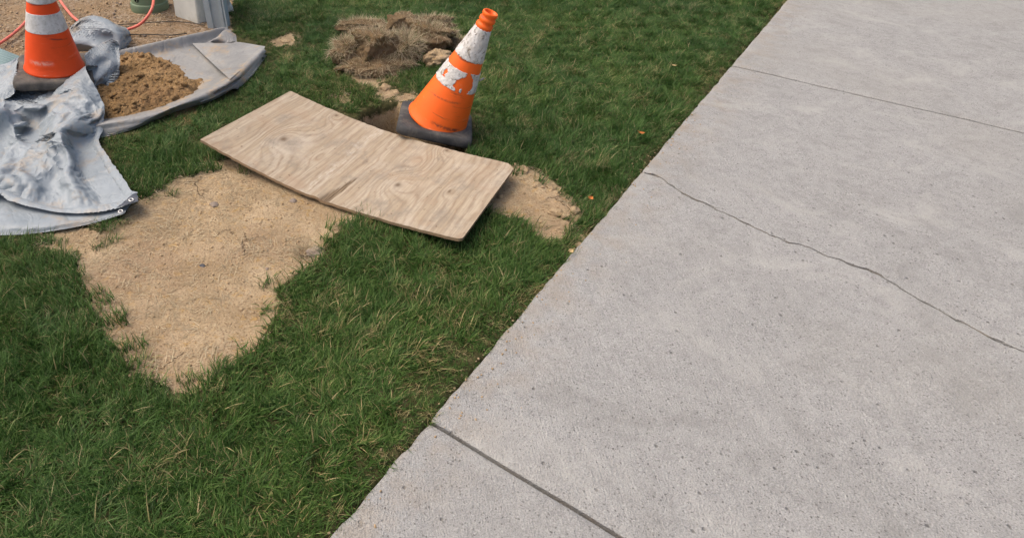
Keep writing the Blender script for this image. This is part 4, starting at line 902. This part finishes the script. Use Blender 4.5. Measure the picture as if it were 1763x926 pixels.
# ------------------------------------------------------------------ lifted sods behind the hole
def sod(label, u, v_, z, rx, ry, rz, rot, seed, nbl, top=0.25, blen=(.03, .07), mat='soil_dark'):
    p = G(u, v_, z); t = thing('sod_clump', label, 'sod', p, rot, 'dead sods heaped behind the hole')
    nbl = int(nbl * 1.7); v, f = lump(1.0, 5, 0.20, seed, 1.0)
    rx, ry, rz = rx * 1.2, ry * 1.2, rz * 1.15; nz = 1 + 0.2 * fbm(v[:, 0] * 4 + seed, v[:, 1] * 4 + v[:, 2] * 3, seed, 4, 0.6); v = v * nz[:, None]
    v[:, 2] = np.where(v[:, 2] > .6,   .6 + (v[:, 2] - .6) * .6, v[:, 2])
    sv = v * [rx, ry, rz]
    obj('soil_block', mesh('soil_block', sv, f, M[mat]), t)
    if nbl:
        cand = np.where(v[:, 2] > top)[0]; pick = rng.choice(cand, nbl); base = sv[pick] * 0.97
        az = np.arctan2(v[pick, 1], v[pick, 0]) + rng.normal(0, 0.9, nbl); out = np.hypot(v[pick, 0], v[pick, 1])
        ln = rng.uniform(*blen, nbl)
        vv, ff, bc = blades(base, az, ln, rng.uniform(.0010, .0021, nbl), np.clip(out * 1.1 + rng.normal(0.2, .4, nbl), 0, 1.9), rng.uniform(.2, 1.6, nbl), np.where(rng.random(nbl) < .10, 1.0, rng.uniform(.05, .95, nbl)))
        me = mesh('dead_grass', vv, ff, M['dry'], smooth=False); attr(me, 'bc', 'FLOAT', bc); g = obj('dead_grass', me, t); g['kind'] = 'stuff'
    return t
sod('big sod with brown side and straw top at the middle of the heap', 650, 86, .075, .15, .11, .105, (0.15, -.05, .2), 501, 420, .62, (.02, .055))
sod('slab of sod tilted up at the right end, dark earth side facing out', 742, 62, .085, .13, .08, .065, (0.25, .10, -.1), 502, 420, .6, (.02, .05))
sod('dark bare earth lump on top at the back of the sod heap', 692, 42, .10, .075, .07, .065, (0, .2, .5), 503, 120, .6, (.015, .04))
sod('small ragged sod at the left end of the heap', 597, 94, .05, .075, .065, .075, (.2, -.2, 0), 504, 350, .35)
sod('shaggy straw tuft spilling forward between the sods', 696, 88, .06, .075, .08, .075, (0.5, .1, 0), 505, 620, .0, (.045, .09))
sod('flat strip of dead turf at the back left of the heap', 622, 46, .05, .135, .06, .035, (0, 0, -.1), 506, 700, .1, (.02, .05))
sod('dead turf strip along the back right of the heap', 738, 44, .065, .13, .05, .045, (0, 0, .1), 507, 700, .2, (.02, .05))
sod('low half-green sod lying in front of the heap', 650, 116, .015, .16, .07, .045, (0.2, 0, .1), 508, 700, .1, (.03, .06))
sod('straw-covered sod half hidden behind the leaning cone', 785, 80, .02, .09, .08, .045, (0, 0, .1), 509, 400, .2, (.02, .05))
sod('bare reddish clay lump beside the leaning cone', 752, 104, .025, .070, .055, .05, (0, 0, .3), 510, 0, mat='soil')

# ------------------------------------------------------------------ utility pedestals and post along the back
M['pvc'] = mat_plain('white_plastic', (0.66, 0.67, 0.62), 0.5, 0.4, 0.10, ((0.42, 0.41, 0.32), 0.7), 0.1, 7)
M['post'] = mat_plain('bluish_post', (0.42, 0.48, 0.50), 0.5, 0.4, 0.14, ((0.26, 0.27, 0.24), 0.5), 0.1, 9)
M['green'] = mat_plain('green_plastic', (0.14, 0.20, 0.12), 0.55, 0.4, 0.14, ((0.25, 0.24, 0.16), 0.4), 0.1, 12)
M['hole'] = mat_plain('dark_opening', (0.012, 0.012, 0.012), 0.9, 0.1)
M['cable'] = mat_plain('salmon_cable', (0.78, 0.17, 0.12), 0.45, 0.4, 0.12, ((0.55, 0.33, 0.22), 0.4), 0, 20)
M['wire'] = mat_plain('black_wire', (0.03, 0.03, 0.03), 0.6, 0.3)
def prism(outline_bot, outline_top, z0, z1, bev=0.006):
    ob, ot = np.asarray(outline_bot, float), np.asarray(outline_top, float); n = len(ob)
    def ins(o, k): c = o.mean(0); return o + (c - o) / (np.linalg.norm(o - c, axis=1)[:, None]) * k
    rings = [np.c_[ob, np.full(n, z0)], np.c_[ot, np.full(n, z1 - bev)], np.c_[ins(ot, bev), np.full(n, z1)]]
    v = np.vstack(rings); f = [[i * n + j, i * n + (j + 1) % n, (i + 1) * n + (j + 1) % n, (i + 1) * n + j] for i in range(2) for j in range(n)]
    f.append([2 * n + j for j in range(n)]); return v, f
def rrect(w, d, r, n=5):
    pts = []
    for cx_, cy2, a0 in ((w / 2 - r, d / 2 - r, 0), (-w / 2 + r, d / 2 - r, 90), (-w / 2 + r, -d / 2 + r, 180), (w / 2 - r, -d / 2 + r, 270)):
        for q in range(n): a = R(a0 + 90 * q / (n - 1)); pts.append((cx_ + r * math.cos(a), cy2 + r * math.sin(a)))
    return np.array(pts)
q0, q1 = G(300.5, 26), G(341.5, 39); e1 = (q1 - q0); wl = float(np.linalg.norm(e1)); yaw = math.atan2(e1[1], e1[0])
dep = 0.24; cen = q0 + e1 / 2 + np.array([-math.sin(yaw), math.cos(yaw), 0]) * dep / 2
t = thing('utility_pedestal', 'weathered white plastic utility box with dirty foot beside the post', 'utility box', (cen[0], cen[1], -0.02), (0.0, 0.0, yaw))
v, f = prism(rrect(wl, dep, .012), rrect(wl * .94, dep * .94, .012), 0, .62); obj('housing', mesh('housing', v, f, M['pvc'], smooth=False), t)
v, f = prism(rrect(wl * .98, dep * .98, .014), rrect(wl * .90, dep * .90, .02), .62, .70, .02); lid = obj('lid', mesh('lid', v, f, M['pvc'], smooth=False), t)
v, f = prism(rrect(.05, .012, .003), rrect(.05, .012, .003), .655, .675); obj('hasp', mesh('hasp', v - [0, dep * .5, 0], f, M['post'], smooth=False), lid)
pp = G(376, 47.5); t = thing('fence_post', 'bluish grey channel post planted at the lawn edge next to the white box', 'post', (pp[0], pp[1] + .03, -.03), (0, -.055, -0.10))
wpx = .125; prof = np.array([(-.5, 0), (-.22, 0), (-.18, .10), (.18, .10), (.22, 0), (.36, 0), (.40, .06), (.44, 0), (.5, 0), (.5, .55), (.42, .55), (-.42, .55), (-.5, .55)]) * [wpx, wpx]; prof[:, 1] -= .03
prof = prof[::1]; n = len(prof); v = np.vstack([np.c_[prof, np.full(n, z)] for z in (0, 1.15)]); f = [[j, (j + 1) % n, n + (j + 1) % n, n + j] for j in range(n)] + [[n + j for j in range(n)]]
obj('channel', mesh('channel', v, f, M['post'], smooth=False), t)
v, f = prism(rrect(wpx * 1.06, wpx * .62, .004), rrect(wpx * 1.0, wpx * .56, .004), 1.152, 1.18); obj('cap', mesh('cap', v + [0, .004, 0], f, M['post'], smooth=False), t)
pp = G(391, 20); t = thing('utility_pedestal', 'narrow pale flared pedestal mostly hidden behind the bluish post', 'utility box', (pp[0] - .045, pp[1] + .05, -.02), (0, 0, .2))
v, f = prism(rrect(.17, .12, .01), rrect(.12, .10, .01), 0, .06); obj('flared_foot', mesh('flared_foot', v, f, M['pvc'], smooth=False), t)
v, f = prism(rrect(.12, .10, .01), rrect(.11, .09, .01), .061, .55); obj('housing', mesh('housing', v, f, M['pvc'], smooth=False), t)
gp = G(258.5, 13); t = thing('cable_pedestal', 'round sage green cable pedestal with flanged base on bare ground', 'cable pedestal', (gp[0], gp[1], -.01))
v, f = lathe([(.10, 0), (.121, 0), (.122, .006), (.120, .046), (.117, .052), (.112, .054)], 56); obj('flange', mesh('flange', v, f, M['green']), t)
v, f = lathe([(.112, .0535), (.112, .058), (.108, .075), (.106, .46), (.109, .465)], 56); bd = obj('barrel', mesh('barrel', v, f, M['green']), t)
v, f = lathe([(.111, .466), (.112, .50), (.104, .53), (.07, .55), (.001, .556)], 56); obj('cap', mesh('cap', v, f, M['green']), t)
for ang, z, r_, rr in ((-118, .085, .107, .013), (-72, .030, .1205, .007)):
    v, f = lathe([(rr * 1.35, 0), (rr * 1.3, .003), (rr, .004), (rr, .0008), (.0002, .0008)], 20)
    a = R(ang); obj('vent_hole', mesh('vent_hole', v, f, M['hole']), bd, loc=(r_ * math.cos(a), r_ * math.sin(a), z), rot=(0, math.pi / 2, a))
def cable(name, label, cat, pts, rad, mat, n=160, seg=10):
    P = spline([G(*q) for q in pts], n); 
    o = P[0] * [1, 1, 0]; v, f = tube(P - o, rad, seg); q = obj(name, mesh(name, v, f, mat), loc=o.tolist()); return tag(q, label, cat)
cable('cable', 'salmon pink cable looping from behind the upright cone to the green pedestal', 'cable',
      [(-60, 112, .02), (0, 75, .02), (26, 56, .02), (46, 36, .02), (66, 8, .03), (84, -8, .05), (100, -2, .04), (114, 16, .03), (130, 33, .02), (160, 52, .015), (192, 57, .015), (217, 52, .02), (240, 43, .05), (256, 26, .10), (264, 6, .14), (263, -22, .16), (254, -50, .15), (235, -70, .06), (200, -90, .01)], .0085, M['cable'], 220)
cable('wire', 'thin black wire lying across the gravel toward the post', 'wire', [(196, 44, .006), (220, 42, .006), (262, 39, .006), (300, 38, .007), (330, 40, .006), (352, 44, .004)], .0028, M['wire'], 80, 6)
cable('wire', 'second thin black wire on the gravel just behind the grey tarp', 'wire', [(205, 61, .006), (228, 60, .006), (262, 60, .007), (296, 61, .006), (322, 58, .004)], .0028, M['wire'], 80, 6)

# ------------------------------------------------------------------ stones, clods and leaves one can pick out
def stone(name, label, cat, u, v_, r, flat, mat, seed, rot=0.0, dz=.25, stretch=1.0):
    p = G(u, v_); p[2] = gz(p[0], p[1]) + r * flat * dz; v, f = lump(r, 3, 0.18, seed, flat); v[:, 0] *= stretch
    o = obj(name, mesh(name, v, f, M[mat]), loc=p.tolist(), rot=(0.08, 0.05, rot)); return tag(o, label, cat)
stone('stone', 'angular flat grey stone on the large bare clay patch', 'stone', 367, 348, .017, .4, 'stone', 601, .4)
stone('stone', 'pale flat grey stone beside the dead weed at the edge of the clay patch', 'stone', 546, 430, .026, .35, 'stone', 602, .3, .25, 1.5)
stone('pebble', 'small dark bluish pebble at the lower middle of the clay patch', 'pebble', 348, 454, .008, .5, 'slate', 603, -.4, .3, 1.3)
stone('pebble', 'small grey pebble near the weed on the clay patch', 'pebble', 459, 458, .007, .5, 'stone', 604)
stone('pebble', 'pale stone under the front edge of the plywood', 'pebble', 505, 342, .014, .5, 'stone', 605)
stone('clod', 'brown clay clod at the sidewalk edge', 'clod', 997, 421, .020, .6, 'soil', 606)
stone('clod', 'dark-sided clay clod near the middle of the small soil mound', 'clod', 957, 366, .024, .6, 'soil', 607, -.5, .4, 1.5)
stone('clod', 'round pale clay clod at the right rim of the small soil mound', 'clod', 974, 371, .020, .6, 'soil', 608, 0, .4)
stone('clod', 'rightmost clay clod on the small soil mound', 'clod', 990, 364, .020, .65, 'soil', 609, .6, .4)
stone('clod', 'clay clod high on the back rim of the small soil mound', 'clod', 950, 323, .018, .6, 'soil', 610, .6, .4, 1.5)
stone('clod', 'crumbly clay clod just behind the corner of the plywood', 'clod', 902, 294, .022, .6, 'soil', 611, .2, .3)
stone('clod', 'ochre clod on the clay patch below the plywood', 'clod', 489, 409, .010, .6, 'soil', 612)
stone('clod', 'larger clod of ochre clay in the turf before the sods', 'clod', 664, 150, .030, .5, 'soil', 613)
stone('clod', 'loose tan clod on the turf behind the hole', 'clod', 682, 158, .022, .5, 'soil', 614)
stone('clod', 'tan clod on the lawn left of the sod heap', 'clod', 493, 67, .032, .35, 'soil', 615, 0, .3, 1.5)
M['leaf'] = mat_plain('orange_leaf', (0.50, 0.17, 0.04), 0.6, 0.3, 0.3, scale=60); M['leaf_pale'] = mat_plain('tan_leaf', (0.50, 0.36, 0.17), 0.6, 0.3, 0.25, scale=60)
def leaf(label, u, v_, z, ln, wd, mat, rz, tilt=.25):
    i, j = np.meshgrid(np.linspace(0, 1, 13), np.linspace(-1, 1, 7), indexing='ij')
    wdt = wd * np.sin(np.pi * np.clip(i, 0, 1) ** 0.8) * (1 - .12 * np.abs(np.sin(i * 16)))
    v = np.stack([(i - .5) * ln, j * wdt, .25 * wd * np.abs(j) + .012 * (i - .5) ** 2 * ln * 8], -1)
    p = G(u, v_, z); p[2] = z; t = thing('leaf', label, 'leaf', p, (tilt, .1, rz))
    obj('blade', mesh('blade', v.reshape(-1, 3), grid_faces(13, 7), M[mat]), t)
    vv, ff = tube([(-.5 * ln, 0, .012 * 2 * ln), (-.62 * ln, .002, .01), (-.75 * ln, .006, .008)], .0008, 6); obj('stalk', mesh('stalk', vv, ff, M[mat]), t)
leaf('small orange fallen leaf on the lawn near the sidewalk', 1105, 229, .045, .030, .008, 'leaf', .2)
leaf('reddish brown leaf in the grass beside the small soil mound', 1017, 341, .04, .028, .010, 'leaf', .8)
leaf('pale yellow leaf at the sidewalk edge', 983, 432, .03, .030, .009, 'leaf_pale', .9)
leaf('tan leaf lying in the far lawn toward the sidewalk', 1161, 113, .045, .03, .006, 'leaf_pale', .1)
# dead weed on the clay
wp = G(523, 430); wp[2] = gz(wp[0], wp[1]); nb = 260
t = thing('dead_weed', 'withered grey-brown weed tuft on the clay patch beside a pale stone', 'weed', wp)
v, f = lump(.022, 3, .3, 620, .3); obj('root_clump', mesh('root_clump', v, f, M['soil_dark']), t)
rr = .035 * np.sqrt(rng.random(nb)); th = rng.random(nb) * 6.28; bs = np.stack([rr * np.cos(th), rr * np.sin(th) * .8, np.full(nb, .002)], -1)
v, f, bc = blades(bs, th + rng.normal(0, .8, nb), rng.uniform(.015, .05, nb), rng.uniform(.0008, .0018, nb), rng.uniform(.5, 1.4, nb), rng.uniform(0, .7, nb), rng.uniform(0, .95, nb))
me = mesh('withered_blades', v, f, M['dry'], smooth=False); attr(me, 'bc', 'FLOAT', bc); g = obj('withered_blades', me, t); g['kind'] = 'stuff'
